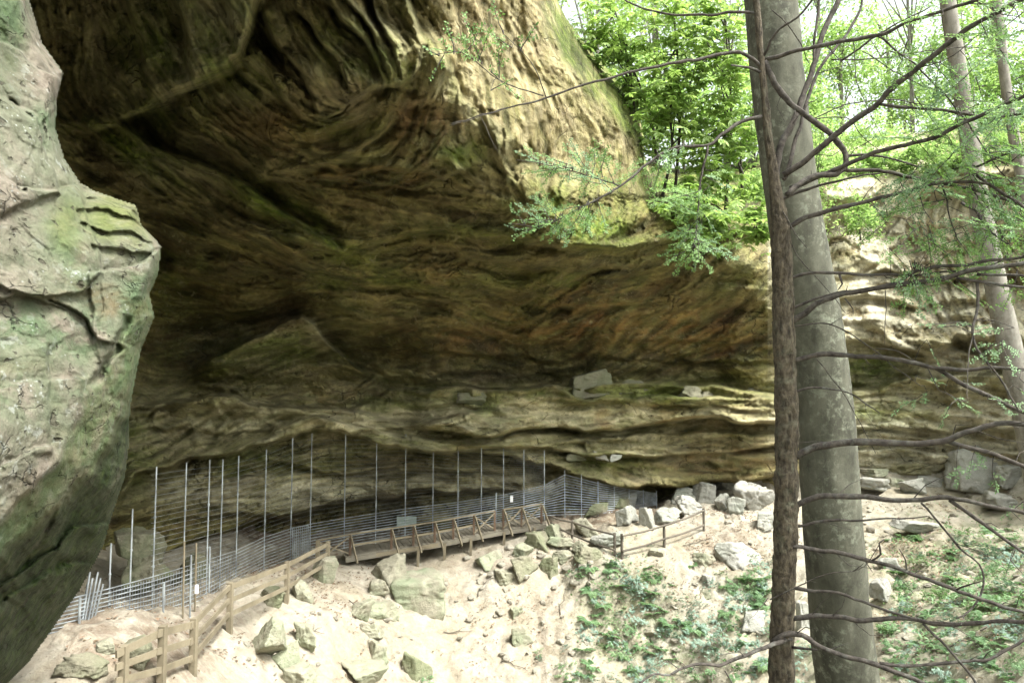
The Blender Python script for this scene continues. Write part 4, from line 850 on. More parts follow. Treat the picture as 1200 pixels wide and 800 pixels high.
for k in range(15):
    f = k / 14; m.tube([at(343, 618 + 46 * f, 30.4), at(361, 615 + 43 * f, 31.9)], .022 if k in (0, 14) else .012, 6)
m.build('gate', M['steel'], fe)
for i in range(7):                          # rods leaning together at the left end
    x0, x1 = 119 - i * 3.1, 97 - i * 1.6; m = MB(); m.tube([at(x1, 778 - i * .5, 16.4), at(x0 + 2, 684 - (i % 3) * 7, 16.8)], .022, 6); m.build('leaning_rod', M['steel'], fe)
m = MB(); m.tube([at(91, 766, 16.3), at(94, 700, 16.3)], .03, 6); m.build('post', M['steel'], fe)
for px, yt, yb, d in [(216, 634, 735, 19.5), (230, 636, 722, 20.2), (224, 650, 728, 19.8), (246, 640, 694, 22.5), (192, 682, 738, 19), (581.5, 577, 612, 34.9)]:
    m = MB(); m.tube([at(px - .02 * (yb - yt), yb, d), at(px, yt, d)], .028 if d < 30 else .035, 7); m.build('short_post', M['wood'] if px in (216, 230) else M['steel'], fe)
def panel(name, px, py, wpx, hpx, d, mat, label, cat, post=0):
    o = empty(name, at(px, py, d)); tag(o, label, cat); w_, h_ = wpx * d / F, hpx * d / F; c = at(px, py, d)
    m = MB(); m.beam(c - Vector((w_ / 2, 0, 0)), c + Vector((w_ / 2, 0, 0)), .03, h_); m.build('board', mat, o)
    if post:
        for s in (-.4, .4): m = MB(); m.tube([c + Vector((w_ * s, .03, -post)), c + Vector((w_ * s, .03, h_ * .4))], .035, 6); m.build('post', M['wood'], o)
panel('information_panel', 476.5, 611, 23, 12, 35.6, M['panel'], 'grey-green information panel standing behind the wires by the boardwalk', 'sign', 1.4)
panel('notice', 599.5, 584.5, 3.4, 7, 35.3, M['paper'], 'small white notice hung on the fence wires above the boardwalk', 'notice')
panel('notice', 230.5, 690, 4, 10, 19.9, M['paper'], 'small white tag tied to a short fence post at left', 'notice')
# ---------------------------------------------------------------- leaves
def unit(v): return v / np.maximum(np.linalg.norm(v, axis=-1, keepdims=True), 1e-9)
def leaves(C, T, N, L, W, fold=.15):
    """folded leaves: foot C, direction T, normal N, length L, width W"""
    T = unit(T); S = unit(np.cross(T, N)); N = np.cross(S, T)
    L = np.broadcast_to(L, (len(C),))[:, None]; W = np.broadcast_to(W, (len(C),))[:, None]
    up = N * (W * fold)
    V = np.stack([C, C + T * L * .35 + S * W * .5 + up, C + T * L * .72 + S * W * .42 + up * .8, C + T * L - N * L * .08, C + T * L * .72 - S * W * .42 + up * .8, C + T * L * .35 - S * W * .5 + up], 1)
    n = len(C); b = (np.arange(n) * 6)[:, None]
    return V.reshape(-1, 3), np.concatenate([b + [0, 1, 2, 3], b + [0, 3, 4, 5]])
class Leaf:
    def __init__(s): s.V = []; s.F = []; s.n = 0
    def add(s, VF): s.V.append(VF[0]); s.F.append(VF[1] + s.n); s.n += len(VF[0])
    def build(s, name, mat, parent=None): return mesh_obj(name, np.concatenate(s.V), np.concatenate(s.F), mat, parent, False)
def rdir(n, g=rng): return unit(g.normal(size=(n, 3)))
def needles(leaf, pts, plane, L=.013, W=.0045, step=.005):
    """flat rows of needles along a shoot"""
    p = np.array(pts, float); seg = p[1:] - p[:-1]; ln = np.linalg.norm(seg, axis=1)
    for a, d, l in zip(p[:-1], seg, ln):
        n = max(1, int(l / step)); t = (np.arange(n) + rng.uniform(0, 1, n)) / n; C = a + d * t[:, None]; dd = np.tile(d / l, (n, 1))
        S = np.cross(dd, plane); sgn = np.where(np.arange(n) % 2, 1., -1.)[:, None]
        T = S * sgn + dd * .45 + rng.normal(size=(n, 3)) * .22
        leaf.add(leaves(C, T, np.tile(plane, (n, 1)) + rng.normal(size=(n, 3)) * .35, L * rng.uniform(.7, 1.2, n), W))
def spray(leaf, twigs, foot, dirv, plane, length, sc=1., dens=1.):
    """a flat hemlock spray: a shoot with side shoots, needles in rows"""
    d = unit(np.array(dirv, float)); pl = unit(np.array(plane, float)); pl = unit(pl - d * (pl @ d)); s = np.cross(d, pl)
    n = 7; sag = np.array([0, 0, -1.]); main = [np.array(foot, float)]
    for i in range(n): main.append(main[-1] + (d + s * rng.normal() * .13 + sag * .05 * i / n) * length / n)
    twigs.tube(main, [.004 * sc * (1 - .75 * i / n) for i in range(n + 1)], 4, False)
    k = 0; m = int(length / .045 / sc)
    for j in range(m):
        f = (j + .5) / m; i = min(int(f * n), n - 1); q = main[i] + (main[i + 1] - main[i]) * (f * n - i)
        sg = 1 if j % 2 else -1; l = length * (.46 * (1 - f) + .10) * rng.uniform(.6, 1.15)
        sd_ = unit(d * rng.uniform(.5, .9) + s * sg + pl * rng.normal() * .18); e = q + sd_ * l * .5; e2 = e + unit(sd_ + d * .4 + sag * .15) * l * .5
        if rng.random() < .88 * dens:
            needles(leaf, [q, e, e2], pl, .021 * sc, .0115 * sc, .0085 * sc)
            if l > .12 * sc:
                for g in (-1, 1):
                    o = q + (e2 - q) * rng.uniform(.4, .7); needles(leaf, [o, o + unit(sd_ + np.cross(sd_, pl) * g * .9) * l * .38], pl, 0.020 * sc, .011 * sc, .0085 * sc)
    needles(leaf, main[3:], pl, .020 * sc, .011 * sc, .0085 * sc)

# ---------------------------------------------------------------- hemlock in front: thin trunk, bare side branches, needle sprays
hb = at(915, 800, 6.1); hb.z = H(hb.x, hb.y) - .2
hem = empty('hemlock_tree', hb); tag(hem, 'thin rough-barked conifer with many bare side branches in front of the grey trunk', 'tree')
d6 = 6.0
TR = [(917, 1000, 34, 6.25), (916, 800, 29, 6.2), (918, 700, 27.5, 6.15), (921, 600, 27, 6.1), (922, 500, 26.5, 6.1), (919, 400, 25.5, 6.1), (917, 320, 24, 6.1), (914, 270, 22, 6.1), (911, 240, 17, 6.1), (906, 200, 12.5, 6.1), (899, 150, 10, 6.1), (894, 90, 8.5, 6.1), (889, 40, 8, 6.1), (884, -20, 7.5, 6.1), (876, -160, 6, 6.0), (870, -400, 3, 5.9)]
pts = [(*at(x, y, d), .93 * w_ * d / F / 2) for x, y, w_, d in TR]
pts.insert(0, (hb.x, hb.y, hb.z, .16)); sp = spline(pts, .016)
m = MB(); rr = sp[:, 3] * (1 + .07 * fbm(sp[:, :3] * 7, 3, 5)); cen = sp[:, :3] + .006 * np.stack([vnoise(sp[:, :3] * 5, 1), vnoise(sp[:, :3] * 5, 2), 0 * rr], -1); m.tube(cen, rr, 44)
V = np.array([tuple(v) for v in m.V]); cc_ = np.repeat(cen, 44, 0); pl_ = V * [30, 30, 7] + .8 * fbm(V * 9, 2, 4)[:, None]; rid = np.abs(fbm(pl_, 3, 12)); fl_ = vnoise(V * [34, 34, 20], 14)
V = cc_ + (V - cc_) * (1.05 - .16 * np.exp(-(rid / .14) ** 2) + .05 * np.sign(fl_) * np.abs(fl_) ** .5)[:, None]; mesh_obj('trunk', V, m.F, M['hembark'], hem, True)
BR = [  # (pixels), width at the foot px, at the tip px, depth drift at the tip
 ([(893, 78), (870, 63), (842, 64), (770, 78), (700, 95), (640, 115), (580, 130), (527, 147)], 5, 1.2, -.5),
 ([(893, 136), (870, 143), (845, 158), (829, 171), (800, 172), (770, 185), (730, 215), (690, 240), (640, 262), (600, 262)], 5, 1, -.4), ([(829, 171), (823, 205), (818, 245), (813, 290)], 3.5, 1, -.1), ([(893, 86), (880, 80), (857, 76)], 4, 2.4, -.1),
 ([(888, 18), (860, 14), (840, 16), (780, 17), (735, 1), (690, -25)], 4, 1.6, .4), ([(725, 217), (700, 210), (655, 196), (605, 187)], 2, .8, -.4),
 ([(640, 114), (628, 82), (610, 60), (590, 40)], 1.6, .7, -.5), ([(637, 112), (590, 96), (565, 76), (540, 62), (505, 66)], 1.7, .7, -.5), ([(590, 128), (560, 138), (527, 148)], 1.2, .6, -.5), ([(565, 138), (575, 160), (583, 178)], .8, .5, -.5),
 ([(897, 70), (949, 56), (1001, 47), (1031, 41), (1061, 28), (1095, 17), (1144, 0), (1200, -26)], 5.5, 4, -1.2), ([(918, 205), (945, 188), (967, 169), (990, 148), (1024, 127), (1039, 109), (1076, 79), (1132, 37), (1185, 6), (1230, -20)], 8, 6, -1.2),
 ([(925, 222), (985, 196), (1042, 174), (1087, 163), (1132, 144), (1162, 129), (1200, 112), (1240, 96)], 6.5, 4.5, -1.3), ([(897, 72), (908, 96), (922, 116), (949, 139), (975, 161), (989, 180), (988, 196), (979, 204), (956, 206), (937, 216), (922, 228)], 8, 7, -.3),
 ([(989, 182), (1024, 182), (1050, 187), (1080, 196)], 4, 2, -.4), ([(988, 199), (1020, 199), (1050, 203), (1099, 214), (1144, 222), (1200, 241), (1240, 255)], 5, 4, -.9), ([(907, 239), (937, 225), (960, 217), (995, 208), (1030, 203)], 4.5, 2, -.3),
 ([(924, 266), (960, 249), (1024, 234), (1076, 221), (1112, 213), (1160, 215)], 6.5, 3.5, -.7), ([(909, 215), (915, 172), (937, 124), (952, 79), (967, 34), (982, 0), (1000, -60)], 9, 6, .2), ([(918, 210), (925, 195), (948, 112), (965, 75), (1000, 30), (1012, -10)], 5.5, 3, .3), ([(952, 84), (955, 40), (960, 5), (955, -40)], 4, 2, .2),
 ([(1031, 123), (1080, 126), (1120, 132), (1160, 137), (1220, 132)], 4, 3, -1), ([(1029, 43), (1076, 79), (1121, 128), (1150, 170), (1185, 215)], 2.6, 1.2, -.8), ([(895, 66), (908, 40), (935, 20), (960, -10)], 4, 2, -.4), ([(905, 12), (925, 30), (950, 75)], 2, 1, .3),
 ([(985, 72), (1030, 40), (1090, 8)], 3, 1.5, -.5), ([(950, 140), (1000, 120), (1060, 118), (1120, 132)], 1.8, 1, -.4), ([(945, 140), (990, 138), (1010, 160), (1034, 178)], 1.6, .8, -.4), ([(1000, 50), (1003, 90), (1015, 120), (1033, 160)], 1.2, .6, -.5), ([(1060, 60), (1068, 100), (1075, 145)], 1, .6, -.6), ([(975, 70), (1040, 68), (1120, 55), (1180, 62)], 1.6, 1, -.8),
 ([(1010, 60), (1060, 90), (1110, 112), (1165, 120)], 1.4, .8, -.8), ([(1075, 80), (1110, 70), (1150, 40)], 1.5, .8, -.9),
 ([(924, 326), (949, 319), (994, 321), (1061, 322), (1120, 318)], 4.5, 2.5, -.5), ([(926, 379), (945, 366), (967, 351), (1024, 339), (1061, 332), (1106, 328), (1140, 317), (1200, 309), (1250, 300)], 8, 5.5, -1), ([(926, 362), (967, 347), (1012, 341), (1050, 334)], 4, 3, -.4), ([(1054, 331), (1072, 317), (1121, 311), (1162, 306), (1230, 297)], 4.5, 3.5, -1), ([(1122, 327), (1162, 332), (1200, 337), (1240, 344)], 4, 3, -1), ([(1145, 322), (1170, 322), (1215, 323)], 4, 3, -1),
 ([(925, 425), (945, 419), (967, 415), (1012, 418), (1057, 422), (1095, 431), (1114, 433), (1162, 431), (1200, 433), (1250, 436)], 7, 4, -1), ([(1098, 432), (1140, 454), (1170, 469), (1200, 482), (1250, 505)], 5.5, 5, -1), ([(917, 470), (937, 457), (967, 455), (1001, 463), (1031, 484)], 4, 1.2, -.3), ([(928, 383), (965, 380), (994, 390), (1027, 412), (1050, 431), (1080, 452)], 2.4, 1, -.5), ([(1027, 409), (1050, 410), (1072, 422), (1100, 432)], 1.5, 1, -.5),
 ([(928, 537), (956, 523), (1012, 517), (1069, 519), (1106, 517), (1132, 506), (1162, 499), (1200, 497), (1250, 494)], 10, 6, -1), ([(1110, 517), (1144, 527), (1174, 536), (1200, 546), (1250, 565)], 6, 5.5, -1), ([(1146, 330), (1146, 360), (1140, 390), (1144, 409), (1159, 427), (1177, 450), (1192, 482)], 4, 2, -1), ([(1140, 392), (1134, 430), (1132, 470)], 1.6, .7, -1), ([(1088, 326), (1090, 300), (1086, 270)], 1.5, .8, -.8), ([(984, 322), (987, 333), (982, 340)], 3, 1.5, -.2), ([(990, 350), (1000, 362), (1000, 368)], 2.4, 1, -.2), ([(1037, 340), (1038, 370), (1037, 404)], 1.2, .7, -.4),
 ([(930, 593), (967, 581), (1012, 582), (1069, 586), (1110, 584), (1144, 590), (1200, 601), (1250, 612)], 8, 4.5, -1), ([(1112, 587), (1144, 609), (1170, 627), (1200, 648), (1240, 680)], 5, 3.5, -1), ([(930, 617), (967, 611), (1031, 609), (1087, 605)], 4, 1.5, -.5), ([(1080, 590), (1102, 616), (1125, 642), (1151, 667), (1148, 702), (1136, 717), (1122, 723)], 3, 2.4, -.8),
 ([(912, 639), (934, 639), (964, 644), (1020, 657), (1069, 672), (1114, 689), (1162, 706), (1200, 717), (1250, 730)], 6, 4, -1), ([(931, 689), (975, 693), (1012, 704), (1057, 721), (1080, 727), (1120, 729)], 5, 2, -.6), ([(930, 725), (960, 722), (1005, 725), (1057, 725), (1110, 731), (1162, 729), (1200, 729), (1250, 724)], 6.5, 5, -1),
 ([(905, 752), (919, 744), (941, 744), (964, 759), (1012, 774), (1057, 789), (1084, 801), (1130, 830)], 7.5, 5, -.8), ([(928, 748), (895, 757), (866, 771), (841, 780), (815, 778), (784, 790), (761, 791), (744, 802)], 6, 2, -.8), ([(1031, 777), (1069, 779), (1110, 776), (1159, 770), (1200, 749), (1250, 720)], 4, 4, -.9), ([(1082, 730), (1110, 759), (1144, 802), (1160, 830)], 3.2, 3, -.8), ([(929, 758), (945, 760), (958, 761)], 4, 2.5, -.2),
 ([(902, 702), (928, 690), (937, 684), (970, 672), (1004, 667), (1022, 650), (1033, 634)], 1.8, .9, -.5), ([(1000, 669), (1012, 660)], 1, .6, -.5), ([(1020, 657), (1032, 649), (1030, 636), (1036, 632)], 3, 2, -.5), ([(1063, 669), (1061, 655), (1054, 643)], 2.4, 1, -.5), ([(1050, 672), (1062, 685), (1070, 695)], 1, .6, -.5), ([(1122, 690), (1140, 683), (1150, 680)], 2.5, 1.5, -.9),
 ([(956, 422), (985, 455), (1005, 490), (1020, 520), (1026, 530)], 1.4, .7, -.3), ([(920, 270), (935, 300), (970, 340), (992, 368)], 1.6, .7, -.2), ([(905, 225), (925, 262), (945, 290)], 2, 1, -.2), ([(930, 518), (960, 517), (990, 522), (1020, 520)], 1.2, .6, -.3), ([(850, 786), (858, 800), (862, 815)], 2, 1, -.7), ([(900, 700), (885, 720), (870, 728)], 1, .6, -.5),
 ([(1076, 222), (1085, 250), (1093, 262)], 1.6, .8, -.8), ([(1106, 218), (1112, 250), (1120, 275)], 2.4, 1, -.8), ([(1128, 238), (1145, 250), (1160, 270), (1182, 286)], 3.5, 1.6, -.8), ([(1145, 205), (1165, 220), (1200, 243), (1240, 262)], 4, 3, -.9), ([(1145, 196), (1175, 182), (1215, 170)], 3, 2, -.9),
]
samples = []
for k, (px_, w0, w1, dz) in enumerate(BR):
    n = len(px_); ln = [0]
    for a, b in zip(px_[:-1], px_[1:]): ln.append(ln[-1] + math.hypot(a[0] - b[0], a[1] - b[1]))
    start = 6.1
    # a side branch of another branch starts at that branch's own depth
    if samples and px_[0][0] > 940 or (px_[0][0] < 885 and samples):
        S_ = np.concatenate(samples); j = np.argmin(np.hypot(S_[:, 4] - px_[0][0], S_[:, 5] - px_[0][1]))
        if math.hypot(S_[j, 4] - px_[0][0], S_[j, 5] - px_[0][1]) < 14: start = S_[j, 6]
    q = []
    for (x, y), l in zip(px_, ln):
        f = l / ln[-1]; d = start + (6.1 + dz - start) * f if start == 6.1 else start + dz * .3 * f
        q.append((*at(x, y, d), (w0 + (w1 - w0) * f) * .9 * d / F / 2, x, y, d))
    s_ = spline(q, .05); samples.append(np.concatenate([s_[:, :4], s_[:, 4:7]], 1))
    m = MB(); wob = .011 * np.stack([fbm(s_[:, :3] * 6, 3, 1), fbm(s_[:, :3] * 6, 3, 2), fbm(s_[:, :3] * 6, 3, 3)], -1) * min(1, len(s_) / 14)
    if len(s_) > 12 and px_[-1][0] > 700:                                # side twigs and broken stubs
        for _ in range(int(len(s_) * .16)):
            j = int(rng.integers(3, len(s_) - 1)); t_ = s_[j, :3] - s_[j - 1, :3]; t_ /= np.linalg.norm(t_); L_ = rng.uniform(.03, .10) if rng.random() < .45 else rng.uniform(.1, .34)
            o_ = np.cross(t_, rng.normal(size=3)); o_ /= np.linalg.norm(o_); a_ = s_[j, :3] + wob[j]; b_ = a_ + (t_ * .8 + o_) * L_ * .5; c_ = b_ + (t_ * .9 + o_ * .5 + rng.normal(size=3) * .35) * L_ * .6
            r0 = min(.005, s_[j, 3] * .45); m.tube([a_, b_, c_], [r0, r0 * .7, r0 * .35], 5, False)
    m.tube(s_[:, :3] + wob, np.maximum(s_[:, 3], .0012) * (1 + .16 * vnoise(s_[:, :3] * 16, 4)), 9 if w0 > 3 else 6); m.build('branch', M['branchbark'], hem, True)
S_ = np.concatenate(samples)
lf, lf2, tw = Leaf(), Leaf(), MB()
def put_spray(px, py, ang, lpx, leaf, sc=1., tilt=.5, maxlink=.9, d=None, dens=1.):
    j = np.argmin(np.hypot(S_[:, 4] - px, S_[:, 5] - py)); dd = d if d else S_[j, 6] + rng.normal() * .08
    p = at(px, py, dd); L = lpx * dd / F
    u = np.array([math.cos(R(ang)), rng.normal() * .25, -math.sin(R(ang))])
    if d is None:
        b = Vector(S_[j, :3])
        if (b - p).length < maxlink and (b - p).length > .01:
            mid = (b + p) / 2 + Vector((0, 0, .03)); tw.tube([b, mid, p], [.004, .003, .0025], 4, False)
    spray(leaf, tw, p, u, (rng.normal() * .2, -tilt, 1), L, sc, dens)
# left, over the cave mouth (angle 0 = right, 90 = down)
for a in [(700, 209, 190, 60), (672, 198, 195, 50), (690, 205, 240, 50), (706, 208, 262, 44), (660, 197, 170, 50), (720, 216, 250, 40), (688, 206, 165, 34), (640, 192, 200, 40), (668, 199, 100, 20), (650, 196, 130, 26), (704, 200, 285, 30),
          (690, 240, 170, 60), (670, 248, 140, 48), (650, 258, 180, 50), (640, 262, 215, 44), (660, 252, 120, 34), (680, 246, 60, 34), (630, 262, 150, 36), (690, 242, 100, 40), (700, 236, 80, 40), (615, 262, 230, 28), (655, 256, 225, 46),
          (820, 232, 190, 60), (822, 222, 160, 70), (818, 250, 200, 50), (816, 268, 170, 50), (813, 285, 60, 40), (814, 280, 20, 55), (814, 290, 130, 40), (815, 275, 150, 50), (820, 240, 20, 44), (823, 205, 30, 40), (813, 290, 90, 26), (818, 256, 120, 40),
          (770, 186, 150, 60), (800, 172, 130, 46), (772, 184, 95, 40)]:
    put_spray(*a[:4], lf if rng.random() < .6 else lf2, tilt=.75); put_spray(a[0] + rng.normal() * 6, a[1] + rng.normal() * 5, a[2] + rng.normal() * 30, a[3] * .8, lf if rng.random() < .6 else lf2, tilt=.75)
for a in [(540, 62, 200, 26), (532, 64, 260, 26), (520, 65, 120, 22), (565, 76, 250, 40), (560, 72, 290, 30), (585, 92, 270, 30), (545, 62, 300, 30), (575, 84, 40, 30), (600, 56, 220, 30), (610, 60, 300, 24), (590, 40, 250, 26), (575, 106, 330, 18), (515, 66, 210, 16)]:
    put_spray(*a[:3], a[3] * 1.5, lf, sc=1.35, tilt=.8)
# right, near the camera and thick
r5 = np.random.default_rng(12)
for k in range(64):
    x, y = r5.normal(1150, 50), r5.normal(205, 48)
    if x < 1050: continue
    put_spray(x, y, r5.uniform(-40, 220), r5.uniform(50, 90), lf if k % 3 else lf2, sc=1.1, maxlink=1.2)
for k in range(34):
    x, y = r5.uniform(1060, 1220), r5.uniform(-20, 140); put_spray(x, y, r5.uniform(0, 180), r5.uniform(40, 80), lf if k % 3 else lf2, sc=1.1)
for k in range(26):
    x, y = r5.uniform(1040, 1210), r5.uniform(255, 330); put_spray(x, y, r5.uniform(0, 180), r5.uniform(34, 60), lf, dens=.8)
for k in range(16):
    x, y = r5.uniform(1075, 1200), r5.uniform(435, 475) if k % 2 else r5.uniform(365, 400); put_spray(x, y, r5.uniform(-20, 200), r5.uniform(30, 50), lf2, dens=.8)
for k in range(8):
    x, y = r5.uniform(1120, 1200), r5.uniform(520, 700); put_spray(x, y, r5.uniform(0, 180), r5.uniform(24, 44), lf2, dens=.7)
nt0 = sum(len(f) for f in lf.F); lf.add((np.array(tw.V), np.array(tw.F)))
fo = lf.build('foliage', M['hem'], hem); fo.data.materials.append(M['branchbark']); mi = np.zeros(len(fo.data.polygons), np.int32); mi[nt0:] = 1; fo.data.polygons.foreach_set('material_index', mi)
lf2.build('foliage', M['hemblue'], hem)

# ---------------------------------------------------------------- the big smooth grey trunk
bb = at(1010, 800, 8.3); bb = Vector((bb.x + .1, bb.y, H(bb.x, bb.y) - .3))
be = empty('beech_tree', bb); tag(be, 'large smooth grey trunk leaning left, behind the thin conifer', 'tree')
def trunk(parent, rows, mat, base, flare=1.3, amp=.03, sc=1.6, nseg=56, step=.05, name='trunk'):
    pts = [(*at(x, y, d), w_ * d / F / 2) for x, y, w_, d in rows]; f = pts[0]
    pts.insert(0, (base.x, base.y, base.z, f[3] * flare)); sp = spline(pts, step); m = MB(); m.tube(sp[:, :3], sp[:, 3], nseg)
    V = np.array([tuple(v) for v in m.V]); c = np.repeat(sp[:, :3], nseg, 0); dr = V - c
    V = c + dr * (1 + amp * fbm(V * [sc * 1.5, sc * 1.5, sc * .5], 4, 9) + amp * .5 * vnoise(V * sc * 4, 3) - amp * 1.2 * sstep(.45, .7, vnoise(V * [sc * 3, sc * 3, sc * 2], 8)))[:, None]
    return mesh_obj(name, V, m.F, mat, parent, True), sp
trunk(be, [(1012, 900, 75, 8.3), (993, 800, 71, 8.2), (983, 700, 67, 8.1), (975, 600, 65, 8), (968, 500, 64, 8), (956, 400, 63, 8), (939, 300, 61, 8), (924, 200, 60, 8), (912, 100, 59, 8), (903, 0, 58, 8), (893, -120, 58, 8), (885, -300, 50, 8), (880, -600, 36, 8)], M['beech'], bb)
for px_ in ([(893, -120), (930, -200), (1000, -260), (1090, -330)], [(885, -260), (840, -340), (760, -400)], [(880, -420), (930, -520), (1000, -640)]):
    q = [(*at(x, y, 8 + .6 * k), .16 - .035 * k) for k, (x, y) in enumerate(px_)]; s_ = spline(q, .15); m = MB(); m.tube(s_[:, :3], s_[:, 3], 12); m.build('limb', M['beech'], be, True)

# ---------------------------------------------------------------- trees beyond
def crown(leaf, c, rx, ry, rz, ncl, nleaf, size, g, clump=.32, droop=.3, shape=2.4):
    """leaf clumps spread through an uneven crown"""
    cc = rdir(ncl, g) * (g.uniform(.15, 1, (ncl, 1)) ** .55) * [rx, ry, rz]
    cc = cc * (1 + .25 * vnoise(cc * .5 + c, 3))[:, None] + c
    rc = g.uniform(.5, 1.25, ncl) * clump * (rx + rz) / 2
    idx = np.repeat(np.arange(ncl), nleaf); n = len(idx)
    P_ = cc[idx] + g.normal(size=(n, 3)) * rc[idx][:, None] * [.55, .55, .34]
    T = rdir(n, g) * [1, 1, .5] + [0, 0, -droop]; N = rdir(n, g) * .7 + [0, 0, 1]
    leaf.add(leaves(P_, T, N, size * g.uniform(.6, 1.3, n), size * g.uniform(.6, 1.3, n) / shape * 1.1)); return cc
def far_tree(px, d, pyc, wpx, hpx, label, group, ncl=46, nleaf=70, size=.24, mat='far', trunk_w=None, seed=0, lean=0, bark='greybark', name='forest_tree', cat='tree', low=False):
    g = np.random.default_rng(seed + int(px)); c = np.array(at(px, pyc, d)); rx, rz = wpx / 2 * d / F, hpx / 2 * d / F
    x0, y0 = c[0] + lean, c[1]; b = Vector((x0, y0, H(x0, y0) - .2)) if not low else Vector((x0, y0, c[2] - rz * .9)); o = empty(name, b); tag(o, label, cat, group)
    lf_ = Leaf(); cc = crown(lf_, c, rx, rx * .8, rz, ncl, nleaf, size, g)
    tw_ = trunk_w or max(.12, rz * .06); m = MB(); top = Vector(c) + Vector((0, 0, rz * .5))
    sp_ = spline([(*b, tw_), (*(b.lerp(top, .4) + Vector((g.normal() * .2, 0, 0))), tw_ * .8), (*top, tw_ * .25)], .5); m.tube(sp_[:, :3], sp_[:, 3], 10); m.build('trunk', M[bark], o, True)
    for q in cc[:: max(1, ncl // 12)]:
        j = int(g.integers(len(sp_) // 2, len(sp_))); a = Vector(sp_[j, :3]); q = Vector(q); m = MB(); m.tube([a, (a + q) / 2 + Vector((0, 0, .15 * rz * .3)), q], [tw_ * .3, tw_ * .2, tw_ * .08], 5); m.build('limb', M[bark], o, True)
    lf_.build('crown', M[mat], o); return o
FT = 'pale green tree on the hill beyond the right-hand cliff'; FG = 'trees on the hill beyond the cliff'
for k, (px, d, yc, wp, hp) in enumerate([(700, 52, 20, 150, 190), (770, 56, 0, 160, 200), (850, 54, 30, 150, 200), (800, 48, 130, 150, 130), (880, 50, 150, 120, 120), (940, 60, 150, 110, 90), (985, 62, 60, 90, 120), (1010, 54, 185, 110, 60), (1075, 58, 190, 110, 50), (1060, 70, 120, 110, 70),
                                         (1130, 60, 60, 90, 150), (1120, 56, 170, 90, 60), (1180, 54, 120, 110, 150), (1240, 52, 60, 150, 200), (1230, 48, 180, 120, 80), (1300, 46, 100, 150, 200), (1160, 66, -30, 140, 110), (960, 66, -40, 110, 100), (1060, 64, -60, 150, 90), (640, 56, -80, 160, 160), (1390, 50, 60, 180, 220), (740, 46, 110, 120, 120), (1210, 42, 190, 90, 60), (920, 58, 90, 110, 130), (1040, 74, 60, 120, 120)]):
    far_tree(px, d, yc, wp, hp, FT, FG, ncl=62, nleaf=56, size=.36, seed=k)
for k, (px, d, yc, wp, hp) in enumerate([(890, 38.5, 218, 60, 44), (925, 40, 205, 66, 50), (960, 41, 204, 60, 50), (1000, 41.5, 196, 64, 44), (1040, 41.5, 194, 60, 40), (1085, 41, 188, 64, 46), (1125, 40.5, 186, 60, 44), (1165, 40, 182, 66, 50), (1205, 39.5, 178, 70, 60), (835, 37, 236, 60, 30), (795, 36, 232, 50, 40), (1020, 46, 165, 90, 70), (1100, 46, 160, 90, 80), (950, 45, 160, 80, 80), (1180, 45, 150, 100, 90)]):
    far_tree(px, d, yc, wp, hp, 'leafy bush crowding the top edge of the right-hand cliff', 'bushes along the cliff top', ncl=40, nleaf=60, size=.2, seed=k + 60, low=True, name='bush', cat='bush', trunk_w=.06, bark='branchbark')
def whorls(leaf, C, g, size, n=7):
    N = len(C); a = np.repeat(g.uniform(0, 6.28, N), n) + np.tile(np.arange(n) * 6.283 / n, N) + g.normal(size=N * n) * .25
    ax = np.repeat(unit(rdir(N, g) * .5 + [0, -.35, .9]), n, 0); e1 = unit(np.cross(ax, [1, .2, .1])); e2 = np.cross(ax, e1)
    T = e1 * np.cos(a)[:, None] + e2 * np.sin(a)[:, None] - ax * .12 + [0, 0, -.18] + g.normal(size=(N * n, 3)) * .12
    L = size * np.repeat(g.uniform(.7, 1.2, N), n) * g.uniform(.8, 1.1, N * n); leaf.add(leaves(np.repeat(C, n, 0), T, ax, L, L * .36))
def broad_tree(px, py, d, wpx, hpx, n, label, size=.40, seed=1, foot=None):
    g = np.random.default_rng(seed + int(px)); c = np.array(at(px, py, d)); rx, rz = wpx / 2 * d / F, hpx / 2 * d / F
    f = Vector(at(*foot)) if foot else Vector((c[0], c[1] + 1, c[2] - rz * 1.4)); o = empty('broadleaf_tree', f); tag(o, label, 'tree', 'broad-leaved trees beside the overhang')
    cl = rdir(9, g) * (g.uniform(.2, 1, (9, 1)) ** .6) * [rx, rx * .6, rz] + c; C = cl[g.integers(0, 9, n)] + g.normal(size=(n, 3)) * [rx * .3, rx * .25, rz * .24]
    l_ = Leaf(); whorls(l_, C, g, size); m = MB(); top = Vector(c) + Vector((0, 0, rz * .6)); s_ = spline([(*f, .09), (*(f.lerp(top, .5) + Vector((.3, 0, 0))), .06), (*top, .03)], .3); m.tube(s_[:, :3], s_[:, 3], 8); m.build('trunk', M['branchbark'], o, True)
    for q in cl:
        a = Vector(s_[int(g.integers(len(s_) // 3, len(s_))), :3]); q = Vector(q); m = MB(); m.tube([a, (a + q) / 2 + Vector((0, 0, .1)), q], [.045, .03, .012], 5); m.build('limb', M['branchbark'], o, True)
    l_.build('crown', M['magn'], o)
